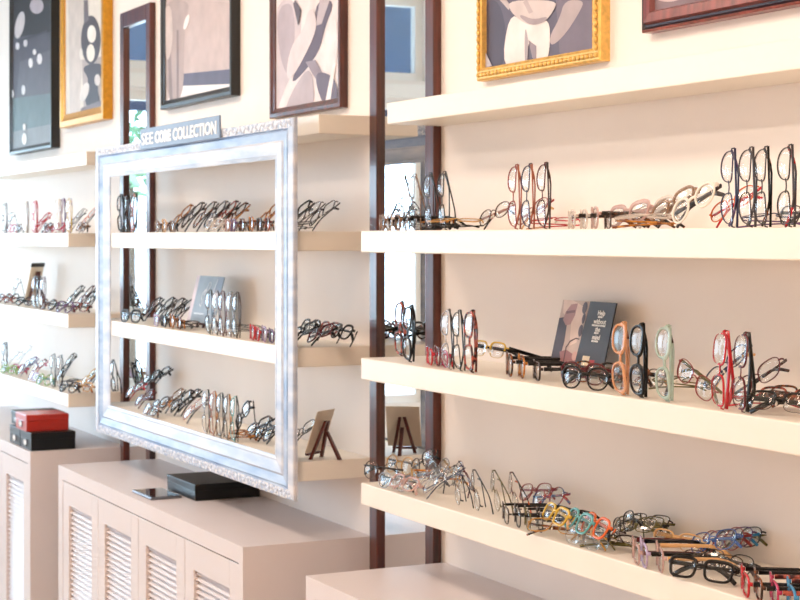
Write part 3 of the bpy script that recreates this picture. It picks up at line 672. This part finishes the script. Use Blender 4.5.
G('R',1,692,.06,'L25','rndA','white','grey','white round glasses tipped up with a grey arm showing @',tip='grey')
G('R',1,731,.15,'L24','ovalM','orange','red','thin orange and red glasses leaning behind the four on end @')
G('R',1,727,0.01,'S','dM','navy','navy','navy glasses on end with purple arm, first of the last four @',tip='purple')
G('R',1,745,0.01,'S','dM','grey','grey','grey metal glasses on end, second of the last four @',tip='grey')
G('R',1,760,0.02,'S','dM','grey','black','grey glasses on end with tortoise arm tip, third of last four @',tip='tort')
G('R',1,784,0.02,'S','dM','blackm','grey','dark glasses on end with red arm tip, last of four @',tip='red')
G('R',1,772,.15,'D','ovalM','navy','purple','purple wire glasses lying flat behind the red tipped pair @',yaw=20)
G('R',1,803,.09,'F','rectM','blackm','blackm','dark wire glasses cut by the edge of the photo @')
# ================= near unit, middle shelf
G('R',2,398,.10,'S','rectA','redtort','redtort','reddish tortoise glasses on end before the tall mirror @')
G('R',2,406.5,0.03,'S2','softA','black','black','black glasses on end before the tall mirror @')
G('R',2,428,0.05,'E','rectA','red','red','red glasses, first of three nested beside the mirror post @',fold='F')
G('R',2,436,0.05,'E','softA','maroon','red','maroon glasses in the middle of the nested red three @',fold='F')
G('R',2,443,0.05,'E','rectA','magenta','red','magenta glasses last of the nested red three @',fold='F')
G('R',2,445,0.01,'S-4','dM','silver','brown','silver glasses on end with brown arms, before the yellow pair @')
G('R',2,456,0.01,'S-4','dM','blackm','black','black glasses on end, between silver and spotted pairs @')
G('R',2,468,0.01,'S','rectA','redtort','redtort','spotted red tortoise glasses on end, by the yellow browed pair @')
G('R',2,488,0.05,'F','half','yellow','black','wide glasses with bright yellow brow and open black arms @',fold='W',yaw=2,tip='black')
G('R',2,508,0.05,'E14','rndA','tort','black','dark tortoise round glasses, first of three open ones beside the yellow pair @')
G('R',2,520,0.05,'E14','rndA','amber','black','amber round glasses, middle of three open ones left of the photo card @')
G('R',2,535,0.05,'E14','rectA','brown','black','dark brown glasses, last of three open ones left of the photo card @')
G('R',2,584,0.015,'F','panA','black','black','black round glasses facing out below the photo card, front of three @',yaw=14,pitch=8)
G('R',2,582,.075,'F','panA','maroon','maroon','maroon glasses stacked behind the black round pair below the photo card @',yaw=14,pitch=8)
G('R',2,595,.11,'F','panA','tort','tort','tortoise glasses at the back of the stack below the photo card @',yaw=14,pitch=8)
G('R',2,618,0.008,'S','catA','peach','peach','peach glasses standing on end just right of the photo card @',tip='tort')
G('R',2,636,0.008,'S','catA','black','black','black cat-eye glasses on end between the peach and mint pairs @')
G('R',2,662,0.008,'S','catA','mint','mint','translucent mint glasses standing on end @',tip='brown')
G('R',2,628,.14,'F','rectA','tort','tort','tortoise glasses resting low behind the peach and black pairs @')
G('R',2,645,.15,'F','rectM','brownm','amber','thin brown glasses with amber arms resting behind the mint pair @',tip='amber')
G('R',2,694,0.05,'K22','softM','redm','olive','thin reddish pink glasses toppled over between mint and red pairs @',tip='olive')
G('R',2,680,.16,'D','rectM','olive','olive','olive glasses lying flat behind the toppled pink pair @',yaw=20)
G('R',2,718,0.01,'S4','half','red','red','bright red half rimmed glasses standing on end @',fold='h')
G('R',2,739,0.01,'S4','half','maroon','black','blackish maroon half rimmed glasses on end beside the bright red pair @',fold='h')
G('R',2,724,.14,'L40','ovalM','navy','navy','thin navy glasses slanted behind the bright red standing pair @',tip='tan')
G('R',2,755,0.07,'L32','softM','maroon','brown','dark maroon glasses tilted steeply, right of the two red ones on end @')
G('R',2,765,0.1,'D','rectM','red','red','red glasses lying flat with thin red arms, near the tilted maroon pair @',yaw=30)
G('R',2,779,0.025,'F','half','black','black','black browed half rim glasses, front of the stack at the photo edge @',yaw=16,pitch=30)
G('R',2,789,.085,'F','half','redtort','tort','red tortoise half rim glasses, second in the stack at the photo edge @',yaw=16,pitch=30)
G('R',2,800,.12,'F','half','tort','tort','tortoise half rim glasses, back of the stack at the photo edge @',yaw=16,pitch=30)
# ================= near unit, lower shelf
G('R',3,380,.06,'F','rndM','grey','black','round grey wire glasses at the very corner before the mirror post @',yaw=20)
G('R',3,399,.15,'F','rndM','gold','brown','gold round glasses reflected in the mirror glass @',yaw=10)
G('R',3,393,0.012,'F','ovalM','silver','black','silver oval glasses at the front corner by the round grey pair @',yaw=10)
G('R',3,403,0.012,'F','rectA','clearpink','clearpink','rosy crystal glasses low at the front corner @',pitch=40)
G('R',3,412,.08,'O','rectM','gold','amber','gold wire glasses with open arms near the corner heap @',yaw=-20)
G('R',3,421,.15,'P26','softM','blackm','black','black wire glasses propped high before the mirror @')
G('R',3,427,.06,'L20','rimless','silver','silver','silver rimless glasses leaning in the corner heap @',pitch=34)
G('R',3,435,.10,'K20','rimless','grey','grey','grey rimless glasses tipped the other way in the corner heap @',pitch=34)
G('R',3,447,.15,'K18','softM','silver','gold','silver glasses with long gold tipped arm, highest of the heap @',tip='tan',pitch=34)
G('R',3,440,.03,'L35','rimless','navy','navy','blue tinted rimless glasses at the front of the heap @',pitch=34)
G('R',3,455,.035,'Q28','rimless','blackm','black','rimless glasses sloping on black arms, nearer the mirror of two alike @',yaw=-18)
G('R',3,474,.035,'Q28','rimless','blackm','blackm','rimless glasses sloping on black arms, beside the olive armed pair @',yaw=-18)
G('R',3,461,.12,'K26','rimless','silver','maroon','rimless glasses with maroon arm behind the two sloping black armed ones @',pitch=34)
G('R',3,494,.07,'Q28','rimless','olive','olive','rimless glasses sloping on olive green arms @',yaw=-18)
G('R',3,512,.09,'Q28','rimless','maroon','brown','rimless glasses sloping on brown arms with bright red tip @',tip='orange',yaw=-18)
G('R',3,504,0.03,'E14','rectM','brown','black','brown glasses, first of four nested with thick black arms @')
G('R',3,516,0.03,'E14','softM','blackm','black','black glasses, second of four nested with thick black arms @')
G('R',3,526,0.03,'E14','softM','olive','black','olive glasses, third of four nested with thick black arms @')
G('R',3,538,0.04,'E14','softM','brown','black','dark brown glasses, fourth of the nested row, closest to the yellow pair @')
G('R',3,547,.16,'L12','rndM','bluered','bluered','red and blue speckled glasses laid slanting on top at the back @',pitch=22)
G('R',3,534,.19,'L9','softM','redm','redm','reddish glasses slanting just behind the red and blue speckled pair @',pitch=22)
G('R',3,554,.02,'A20','rectA','yellow','yellow','yellow glasses set up like a tent, left of the teal pair @',tip='tan')
G('R',3,555,0.012,'F','rectM','gold','tort','small gold glasses lying at the shelf front under the yellow tent @',pitch=50,yaw=30)
G('R',3,577,.02,'A20','softA','teal','teal','teal glasses set up like a tent @',tip='tan')
G('R',3,594,.02,'A20','softA','orange','orange','orange glasses set up like a tent beside the teal pair @',tip='black')
G('R',3,622,.10,'P20','softM','blackm','black','black wire glasses set up like a tent, tallest after the orange pair @',yaw=-15)
G('R',3,581,0.012,'F','rimless','silver','gold','rimless glasses with gold arms, front of the clear stack @',pitch=4)
G('R',3,590,0.03,'F','rimless','silver','olive','rimless glasses with olive arms, second in the clear stack @',pitch=4)
G('R',3,600,.08,'F','rimless','silver','brown','rimless glasses with brown arms, last in the clear stack @',pitch=4)
G('R',3,612,.05,'D','half','brown','olive','brown and olive half rim glasses lying before the black tent @',yaw=30,fold='W')
G('R',3,634,.15,'L6','rectM','olive','olive','olive glasses fanned at the back after the black tent, first of three @',pitch=40)
G('R',3,641,.17,'L6','rectM','olive','black','olive glasses with black arms fanned at the back, middle of three @',pitch=40)
G('R',3,647,.19,'L6','rectM','brown','olive','brown glasses with olive arms fanned at the back, last of three @',pitch=40)
G('R',3,634,0.025,'E13','rectA','clearpink','maroon','rose crystal glasses with maroon arms, edge towards the viewer @')
G('R',3,642,0.02,'E13','softA','lilac','black','pale lilac glasses with black arms, next to the rose crystal pair @')
G('R',3,658,0.02,'E13','softA','clearpink','tan','pink crystal glasses with nude arms, before the large black front @',tip='tan')
G('R',3,676,.14,'F','half','tan','tan','nude browed glasses with tan tips lying along the back of the heap @',tip='tan',yaw=10)
G('R',3,700,0.012,'F','rectA','black','black','large black rectangular glasses facing out at the shelf front @',yaw=22,pitch=20)
G('R',3,711,.07,'F','rectM','brownm','black','thin brown glasses stacked just behind the large black front @',yaw=20,pitch=20)
G('R',3,726,.09,'F','softM','blackm','grey','black and grey wire glasses between the black front and the red row @',yaw=8,pitch=30)
G('R',3,712,.15,'L15','softM','cobalt','cobalt','cobalt blue glasses at the low end of the colourful fan @',pitch=25)
G('R',3,721,.17,'L15','rndM','redm','redm','red wire glasses in the middle of the colourful fan @',pitch=25)
G('R',3,728,.19,'L15','softM','purple','blue','purple and blue glasses in the colourful fan, behind the red pair @',pitch=25)
G('R',3,737,.205,'L15','softM','blackm','olive','black glasses with olive end, highest of the colourful fan @',pitch=25)
G('R',3,743,0.03,'E13','rectA','red','black','red glasses on their rims, first of the last coloured row @')
G('R',3,756,0.03,'E13','rectA','tort','black','dark tortoise glasses, second of the last coloured row @',tip='tan')
G('R',3,772,0.03,'E13','rectA','magenta','redtort','magenta glasses, third of the last coloured row, between tortoise and blue @',tip='tan')
G('R',3,789,0.03,'E13','rectA','blue','redtort','bright blue glasses, fourth of the last coloured row @',tip='tan')
G('R',3,806,0.03,'E13','rectA','black','redtort','black glasses ending the coloured row at the photo edge @')
# ================= framed unit, upper shelf
G('M',1,119,0.02,'S-6','softA','black','black','black glasses on end, outermost of the three before the leafy mirror @')
G('M',1,125,.10,'S','rectA','brown','black','brown glasses on end, middle of the three before the leafy mirror @')
G('M',1,132,0.02,'S5','rectA','redtort','black','reddish glasses on end, third of three before the leafy mirror @')
G('M',1,156,0.06,'E13','rectA','clearbr','tort','smoky glasses with tortoise arms, first of the low row by the mirror @')
G('M',1,163,0.06,'E13','softA','tan','tort','tan glasses with tortoise arms, second of the low row by the mirror @')
G('M',1,171,0.06,'E13','rectA','clearbr','black','smoky glasses with black arms, third of the low row by the mirror @')
G('M',1,180,.10,'L34','rectA','amber','brown','amber glasses leaning lowest at the start of the domino row @')
G('M',1,191,.10,'L39','softA','brown','black','brown glasses, second leaner of the domino row @')
G('M',1,203,.10,'L39','softA','tort','black','tortoise glasses leaning, tallest of the domino row @')
G('M',1,214,.10,'L39','softA','brown','brown','dark brown glasses leaning fourth in the domino row @')
G('M',1,224,.12,'L39','rectA','redtort','black','reddish brown glasses leaning fifth in the domino row @')
G('M',1,234,.14,'L34','rectA','tort','amber','tortoise glasses with amber arms leaning last in the domino row @')
G('M',1,213,.02,'F','rectA','clear','clear','clear crystal glasses resting in front of the domino row @')
G('M',1,226,0.03,'E13','rectA','clearpink','pink','rose crystal glasses right after the domino row @')
G('M',1,232,0.03,'E13','rectA','purple','tort','purple glasses next to the rose crystal pair @')
G('M',1,241,0.03,'E13','rectA','tort','tort','tortoise glasses, first of the brown nested row near the silver upright @')
G('M',1,250,0.03,'E13','softA','amber','tort','amber glasses, second of the brown nested row near the silver upright @')
G('M',1,258,0.03,'E13','rectA','brown','tort','brown glasses, third of the brown nested row near the silver upright @')
G('M',1,266,0.03,'E13','rectA','redtort','tort','reddish tortoise glasses, last of the brown nested row @')
G('M',1,268,.14,'L34','rectA','amber','amber','amber glasses slanting behind the brown nested row @')
G('M',1,296,.10,'L30','rectA','black','black','black glasses emerging just right of the silver upright @')
G('M',1,307,.08,'L28','ovalM','brownm','brownm','thin brown oval glasses leaning just right of the silver upright @')
G('M',1,321,.08,'L28','softM','brown','brown','brown glasses leaning last and highest right of the silver upright @')
G('M',1,299,.03,'D','softM','grey','brown','grey glasses lying flat at the foot of the leaning trio @')
# ================= framed unit, middle shelf
G('M',2,130,0.015,'F','wayA','black','black','thick black glasses facing out at the mirror end @',yaw=14,pitch=8)
G('M',2,150,.09,'L30','rectA','brown','black','brown glasses leaning beside the thick black front @')
G('M',2,163,.13,'L30','rectA','black','black','black glasses leaning, second behind the amber row @')
G('M',2,173,.14,'L30','softA','brown','black','dark brown glasses leaning, third behind the amber row @')
G('M',2,183,.15,'L30','rectA','black','brown','black glasses with brown arms leaning against the grey card @')
G('M',2,155,0.03,'E13','rectA','lilac','grey','pale lilac glasses, first of the nested row left of the grey card @')
G('M',2,163,0.03,'E13','rectA','black','black','black glasses, second of the nested row left of the grey card @')
G('M',2,171,0.03,'E13','softA','amber','amber','amber glasses, third of the nested row left of the grey card @')
G('M',2,178,0.03,'E13','rectA','tort','amber','tortoise glasses, fourth of the nested row left of the grey card @')
G('M',2,188,.05,'D','rectA','brown','black','dark glasses lying flat before the easel foot @')
G('M',2,207,0.008,'S','dM','blackm','black','black glasses on end, first of five before the grey card @')
G('M',2,214,0.008,'S-3','dM','silver','grey','silver glasses on end, second of five before the grey card @')
G('M',2,220,0.008,'S-3','dM','maroon','maroon','maroon glasses on end, middle of five before the grey card @')
G('M',2,228,0.008,'S','dM','silver','silver','silver glasses on end, fourth of five, just clear of the grey card @')
G('M',2,234,0.008,'S','dM','blackm','brownm','dark glasses on end, last of five by the grey card @')
G('M',2,243,.12,'D','rectM','blackm','grey','dark glasses lying flat between upright ones and the red pair @',fold='W',yaw=30)
G('M',2,251,0.03,'E13','softA','red','red','bright red glasses, first of the row against the silver upright @')
G('M',2,256,0.03,'E13','rectA','red','black','red glasses with black arms, second of the row against the silver upright @')
G('M',2,263,0.03,'E13','softA','lilac','black','lilac glasses after the red two by the silver upright @')
G('M',2,270,0.03,'E13','rectA','purple','black','purple glasses last before the silver upright @')
G('M',2,276,0.04,'E13','rectA','black','black','black glasses disappearing behind the silver upright @')
G('M',2,302,.06,'L16','rectA','black','black','black glasses leaning first right of the silver upright @')
G('M',2,309,.12,'A22','softA','black','black','black tent shaped glasses second right of the silver upright @')
G('M',2,319,.06,'L16','rectA','maroon','black','maroon glasses leaning amid black ones right of the silver upright @')
G('M',2,328,.12,'A22','rectA','redtort','black','reddish tent shaped glasses amid black ones right of the silver upright @')
G('M',2,341,.09,'A22','softA','black','black','black tent shaped glasses at the very end by the mahogany post @')
# ================= framed unit, lower shelf
G('M',3,134,.10,'L22','rectA','redtort','red','red glasses sloping up at the mirror end @',z=.01)
G('M',3,143,.06,'L22','rectA','maroon','maroon','maroon glasses in the sloping heap at the mirror end @')
G('M',3,150,.15,'L22','rectA','black','black','black glasses on top of the sloping heap at the mirror end @',z=.05)
G('M',3,160,.18,'L20','rectA','grey','black','long grey and black glasses highest over the mirror post @',z=.065)
G('M',3,150,0.012,'F','rectA','tort','tort','tortoise glasses at the front of the sloping heap @',pitch=30)
G('M',3,159,.06,'L15','softA','brown','amber','brown glasses with amber arms under the sloping heap @')
G('M',3,171,.10,'L34','rectA','clearbr','black','smoky glasses leaning, first of the dark slanted row @')
G('M',3,180,.10,'L36','rectA','black','black','black glasses leaning, second of the dark slanted row @')
G('M',3,187,.12,'L38','rectA','brown','black','brown glasses leaning, third of the dark slanted row @')
G('M',3,193,.06,'L36','rectA','clearpink','grey','rosy crystal glasses leaning before the upright silver ones @')
G('M',3,204,0.01,'S','dM','silver','blackm','silver glasses on end, first of the upright five above the frame edge @')
G('M',3,211,0.01,'S','dM','copper','amber','copper glasses on end, second of the upright five above the frame edge @')
G('M',3,218,0.01,'S','dM','blackm','black','black glasses on end, middle of the upright five above the frame edge @')
G('M',3,225,0.01,'S','dM','brownm','amber','brown glasses on end, fourth of the upright five above the frame edge @')
G('M',3,232,0.01,'S','dM','teal','black','teal glasses on end, last of the upright five above the frame edge @')
G('M',3,242,.13,'P38','softA','black','black','black glasses propped like a tent just right of the teal upright pair @')
G('M',3,245,.06,'D','rectA','amber','amber','amber glasses lying flat before the black tent @',yaw=20)
G('M',3,257,.08,'L24','rectA','brown','black','brown glasses leaning left of the silver upright @')
G('M',3,265,.08,'L24','rectA','black','black','black glasses leaning left of the silver upright, beside the brown pair @')
G('M',3,274,.08,'L24','softA','grey','black','grey glasses half behind the silver upright @')
G('M',3,301,.12,'L32','softM','blackm','black','black glasses leaning between silver upright and mahogany easel @')
# ================= far unit, upper shelf
G('L',1,3,0.01,'S','softM','blackm','grey','dark glasses on end at the far photo edge @')
G('L',1,8,.13,'P40','ovalM','grey','grey','grey glasses with raised arm next to the dark upright pair @')
G('L',1,11,.06,'F','rectA','pink','pink','pink glasses resting low after the dark upright pair @')
G('L',1,18,.06,'F','rectA','clearbr','brown','smoky brown glasses resting beside the pink pair @')
G('L',1,24,0.01,'S','softA','white','clearbr','white glasses on end, left neighbour of the red upright pair @')
G('L',1,33,0.01,'S','softA','pink','red','pinkish red glasses on end @')
G('L',1,41,.10,'L32','rectA','red','red','red glasses leaning right after the red upright pair @')
G('L',1,46,.05,'F','rndA','maroon','red','maroon round glasses resting low before the white upright pair @')
G('L',1,51,.08,'F','rectA','redtort','maroon','reddish tortoise glasses resting behind the maroon round pair @')
G('L',1,56,0.01,'S','softA','white','white','white glasses on end, left neighbour of the purple pair @')
G('L',1,61,0.03,'S','rectA','lilac','purple','lilac glasses on end between white and yellow pairs @')
G('L',1,67,0.01,'S','softM','yellow','yellow','yellow glasses on end, last of the upright ones @',tip='amber')
G('L',1,58,.02,'F','rectA','magenta','pink','magenta glasses low at the foot of the white and lilac pairs @',pitch=40)
G('L',1,75,.10,'L40','rectM','blackm','black','black glasses leaning after the yellow pair @')
G('L',1,81,.06,'F','rectA','clearbr','brown','smoky glasses resting at the right end @')
G('L',1,87,.10,'L42','rectM','orange','grey','orange glasses leaning at the right end beside the silver frame @')
# ================= far unit, middle shelf
G('L',2,4,0.025,'F','rectA','redtort','redtort','reddish tortoise glasses resting at the photo edge @',yaw=15)
G('L',2,11,.06,'F','rndA','brown','redtort','brown round glasses, second of the brown rows by the photo edge @',yaw=15)
G('L',2,14,.13,'P44','rectM','grey','grey','grey glasses propped behind the brown pairs @')
G('L',2,24,0.015,'F','rectA','black','black','black glasses facing out before the cream easel card @',yaw=18)
G('L',2,33,0.008,'S-2','softM','silver','grey','silver glasses on end, first of three before the cream easel card @')
G('L',2,37,0.02,'S','rectM','blackm','black','black glasses on end, middle of three before the cream easel card @')
G('L',2,41,0.01,'S2','softM','maroon','maroon','maroon glasses on end, last of three before the cream easel card @')
G('L',2,48,0.025,'F','rndA','tort','tort','tortoise round glasses resting right after the upright three @',yaw=15)
G('L',2,56,0.025,'F','rectA','brown','black','brown glasses resting midway along the right half @',yaw=15)
G('L',2,64,0.015,'F','rndA','purple','maroon','purple round glasses facing out near the shelf corner @',yaw=15)
G('L',2,73,.12,'L40','rectA','brown','black','brown glasses leaning behind the purple round pair @')
G('L',2,79,.06,'F','rectA','redtort','brown','reddish tortoise glasses facing out at the shelf corner @',yaw=15)
G('L',2,84,.13,'L42','rectA','maroon','black','maroon glasses leaning at the right end @')
G('L',2,92,.13,'L42','rectA','black','black','black glasses leaning, last beside the silver frame @')
# ================= far unit, lower shelf
G('L',3,3,0.02,'S','softA','black','black','black glasses on end at the photo edge @')
G('L',3,10,.10,'L30','rimless','silver','grey','silver rimless glasses leaning beside the black upright pair @')
G('L',3,22,.14,'L35','rimless','silver','silver','silver rimless glasses leaning above the magenta pair @',z=.02)
G('L',3,8,0.012,'F','rectA','green','green','lime green glasses resting at the shelf front near the photo edge @',yaw=15)
G('L',3,18,.06,'F','rectA','magenta','magenta','magenta glasses resting after the lime green pair @',yaw=15)
G('L',3,24,.03,'L30','rectM','navy','navy','navy glasses slanting in front of the magenta pair @')
G('L',3,29,.10,'L24','rectA','purple','purple','purple glasses sloping in the middle of the heap @')
G('L',3,38,.10,'L24','rectA','redtort','magenta','reddish glasses sloping left of the upright pair @')
G('L',3,33,0.012,'F','rectA','lilac','lilac','pale lilac glasses at the shelf front below the purple slope @',pitch=30)
G('L',3,44,0.015,'F','rndA','green','teal','green round glasses at the foot of the upright pair @',yaw=15)
G('L',3,51,0.01,'S-2','softM','navy','black','dark blue glasses on end, first of the three uprights @')
G('L',3,58,0.02,'S-2','softM','maroon','black','maroon glasses on end, second of the three uprights @')
G('L',3,65,.12,'L66','softA','black','black','black glasses nearly on end, third of the three uprights @')
G('L',3,68,0.012,'F','rndA','brown','black','brown round glasses facing out at the shelf corner @',yaw=18)
G('L',3,77,.12,'D','rectA','black','black','black glasses lying flat behind the brown round pair @',yaw=20)
G('L',3,82,.06,'F','rectA','tan','amber','tan glasses resting near the silver frame @',yaw=15)
G('L',3,88,.10,'L34','rectA','gold','amber','gold glasses leaning near the silver frame @')
G('L',3,94,.13,'L48','softA','grey','black','grey glasses leaning half behind the silver frame @')
G('L',3,112,.16,'Q60','softA','black','black','black glasses sloping at the right end, seen inside the silver frame @')
WARM = (1.0, .87, .74)
PWARM = (1.0, .79, .65)
SPOTS = [(-.6, -1.7, 85), (-2.0, -2.8, 72), (-3.4, -4.1, 55), (-4.8, -5.6, 38), (-6.2, -7.0, 14)]
AIM, CONE = 1.0, 50
FILL_PEND = [(1.75, 430), (-1.0, 10), (-3.8, 8), (-6.6, 4)]  # added globes out of view: x and power
PENDY, PENDZ = -2.6, .0
FILL_PANELS = [(1.0, 65), (-2.4, 40), (-5.4, 48)]  # added ceiling panels out of view: x and power
PANY = .1
SKY = 10.6
EXPO = -.13
# ---------------------------------------------------------------- lamps: ceiling spots, plus added fill globes and panels

def spot(x, y, tx, ty, tz, power, ang, label):
    loc = Vector((x, y, H+1.50)); d = (Vector((tx, ty, H+tz))-loc).normalized()
    r = thing('ceiling_spotlight', label, 'spotlight', (x, y, ZC))
    MB().sweep([(0, 0, 0), (0, 0, -.05)], (1, 0, 0), .1, .1).build('ceiling_mount', M_WHITE, r)
    MB().sweep([(0, 0, -.05), (0, 0, ZC*0-.14)], (1, 0, 0), .016, .016).build('stem', M_METAL, r)
    q = d.to_track_quat('-Z', 'Y')
    hd = MB()
    n = 20
    vs = [(.045*math.cos(2*PI*i/n), .045*math.sin(2*PI*i/n), zz) for zz in (.07, -.05) for i in range(n)]
    hd.add(vs, [(i, (i+1) % n, n+(i+1) % n, n+i) for i in range(n)]+[tuple(range(n))], 0, True)
    o = hd.build('lamp_head', M_WHITE, r); o.rotation_mode = 'QUATERNION'; o.rotation_quaternion = q; o.location = (0, 0, -.18)
    L = bpy.data.lights.new('spot_lamp', 'SPOT'); L.energy = power; L.color = WARM; L.spot_size = math.radians(ang); L.spot_blend = .8; L.shadow_soft_size = .05
    lo = bpy.data.objects.new('spot_lamp', L); C.objects.link(lo); lo.parent = r; lo.rotation_mode = 'QUATERNION'; lo.rotation_quaternion = q
    lo.location = Vector((0, 0, -.18))+d*.055
for i, (x, tx, p) in enumerate(SPOTS):
    spot(x, -.75, tx, WALL, AIM, p, CONE, ['ceiling spotlight nearest the camera, aimed at the red picture frame', 'ceiling spotlight aimed at the ornate gold picture', 'ceiling spotlight aimed at the mahogany picture', 'ceiling spotlight aimed at the robed figure picture', 'ceiling spotlight at the window end of the room'][i])
M_OPAL = mat('opal_glass', (250, 244, 232), .3)
M_OPAL.node_tree.nodes['Principled BSDF'].inputs['Emission Color'].default_value = PWARM + (1,)
M_OPAL.node_tree.nodes['Principled BSDF'].inputs['Emission Strength'].default_value = 1.
def pendant(x, y, z, power, label):  # unseen globe added as low ambient fill for the shelf recesses
    r = thing('fill_pendant', label, 'lamp', (x, y, ZC), 0, 'added opal fill globes')
    zl = z-ZC
    MB().sweep([(0, 0, 0), (0, 0, -.03)], (1, 0, 0), .12, .12).build('ceiling_rose', M_WHITE, r)
    MB().sweep([(0, 0, -.03), (0, 0, zl+.19)], (1, 0, 0), .006, .006).build('cord', M_DARK, r)
    MB().sweep([(0, 0, zl+.20), (0, 0, zl+.12)], (1, 0, 0), .07, .07).build('lamp_holder', M_METAL, r)
    m = MB(); m.ball((0, 0, zl), .15, 0, 24, 14); m.build('globe', M_OPAL, r)
    L = bpy.data.lights.new('globe_fill', 'POINT'); L.energy = power; L.color = PWARM; L.shadow_soft_size = .16
    lo = bpy.data.objects.new('globe_fill', L); C.objects.link(lo); lo.parent = r; lo.location = (0, 0, zl)
for i, (x, p) in enumerate(FILL_PEND): pendant(x, PENDY, H+PENDZ, p, ['added opal globe fill light behind the camera', 'added opal globe fill light opposite the nearest shelves', 'added opal globe fill light opposite the silver frame', 'added opal globe fill light towards the window end'][i])
def panel(x, y, power, label):  # unseen soft panel added to lift the overall fill
    r = thing('fill_panel', label, 'light', (x, y, ZC), 0, 'added ceiling fill panels')
    MB().box(-.6, .6, -.3, .3, -.03, 0).build('housing', M_WHITE, r)
    MB().box(-.57, .57, -.27, .27, -.036, -.03).build('diffuser', M_OPAL, r)
    L = bpy.data.lights.new('panel_fill', 'AREA'); L.shape = 'RECTANGLE'; L.size = 1.1; L.size_y = .5; L.energy = power; L.color = PWARM
    lo = bpy.data.objects.new('panel_fill', L); C.objects.link(lo); lo.parent = r; lo.location = (0, 0, -.05)
for i, (x, p) in enumerate(FILL_PANELS): panel(x, PANY, p, ['added ceiling fill panel nearest the camera', 'added ceiling fill panel over the middle of the room', 'added ceiling fill panel towards the window end'][i])
# ---------------------------------------------------------------- daylight
wd = bpy.data.worlds.new('World'); bpy.context.scene.world = wd; wd.use_nodes = True
bg = wd.node_tree.nodes['Background']; bg.inputs['Color'].default_value = (.62, .81, 1, 1); bg.inputs['Strength'].default_value = SKY
# ---------------------------------------------------------------- camera
cd = bpy.data.cameras.new('camera'); co = bpy.data.objects.new('camera', cd); C.objects.link(co)
co.location = (0, 0, H); co.rotation_euler = (PI/2, 0, math.atan2(CA, SA))
cd.sensor_width = 36; cd.lens = 36*F_PX/800; cd.shift_y = -(300-HY)/800; cd.clip_start = .05
cd.dof.use_dof = True; cd.dof.focus_distance = 3.1; cd.dof.aperture_fstop = cd.lens/6.0
sc = bpy.context.scene; sc.camera = co
sc.view_settings.view_transform = 'Standard'; sc.view_settings.look = 'None'; sc.view_settings.gamma = 1; sc.view_settings.use_curve_mapping = False
sc.view_settings.exposure = EXPO
sc.cycles.transparent_max_bounces = 40; sc.cycles.max_bounces = 10; sc.cycles.diffuse_bounces = 5; sc.cycles.caustics_reflective = False; sc.cycles.caustics_refractive = False
sc.cycles.sample_clamp_indirect = 6
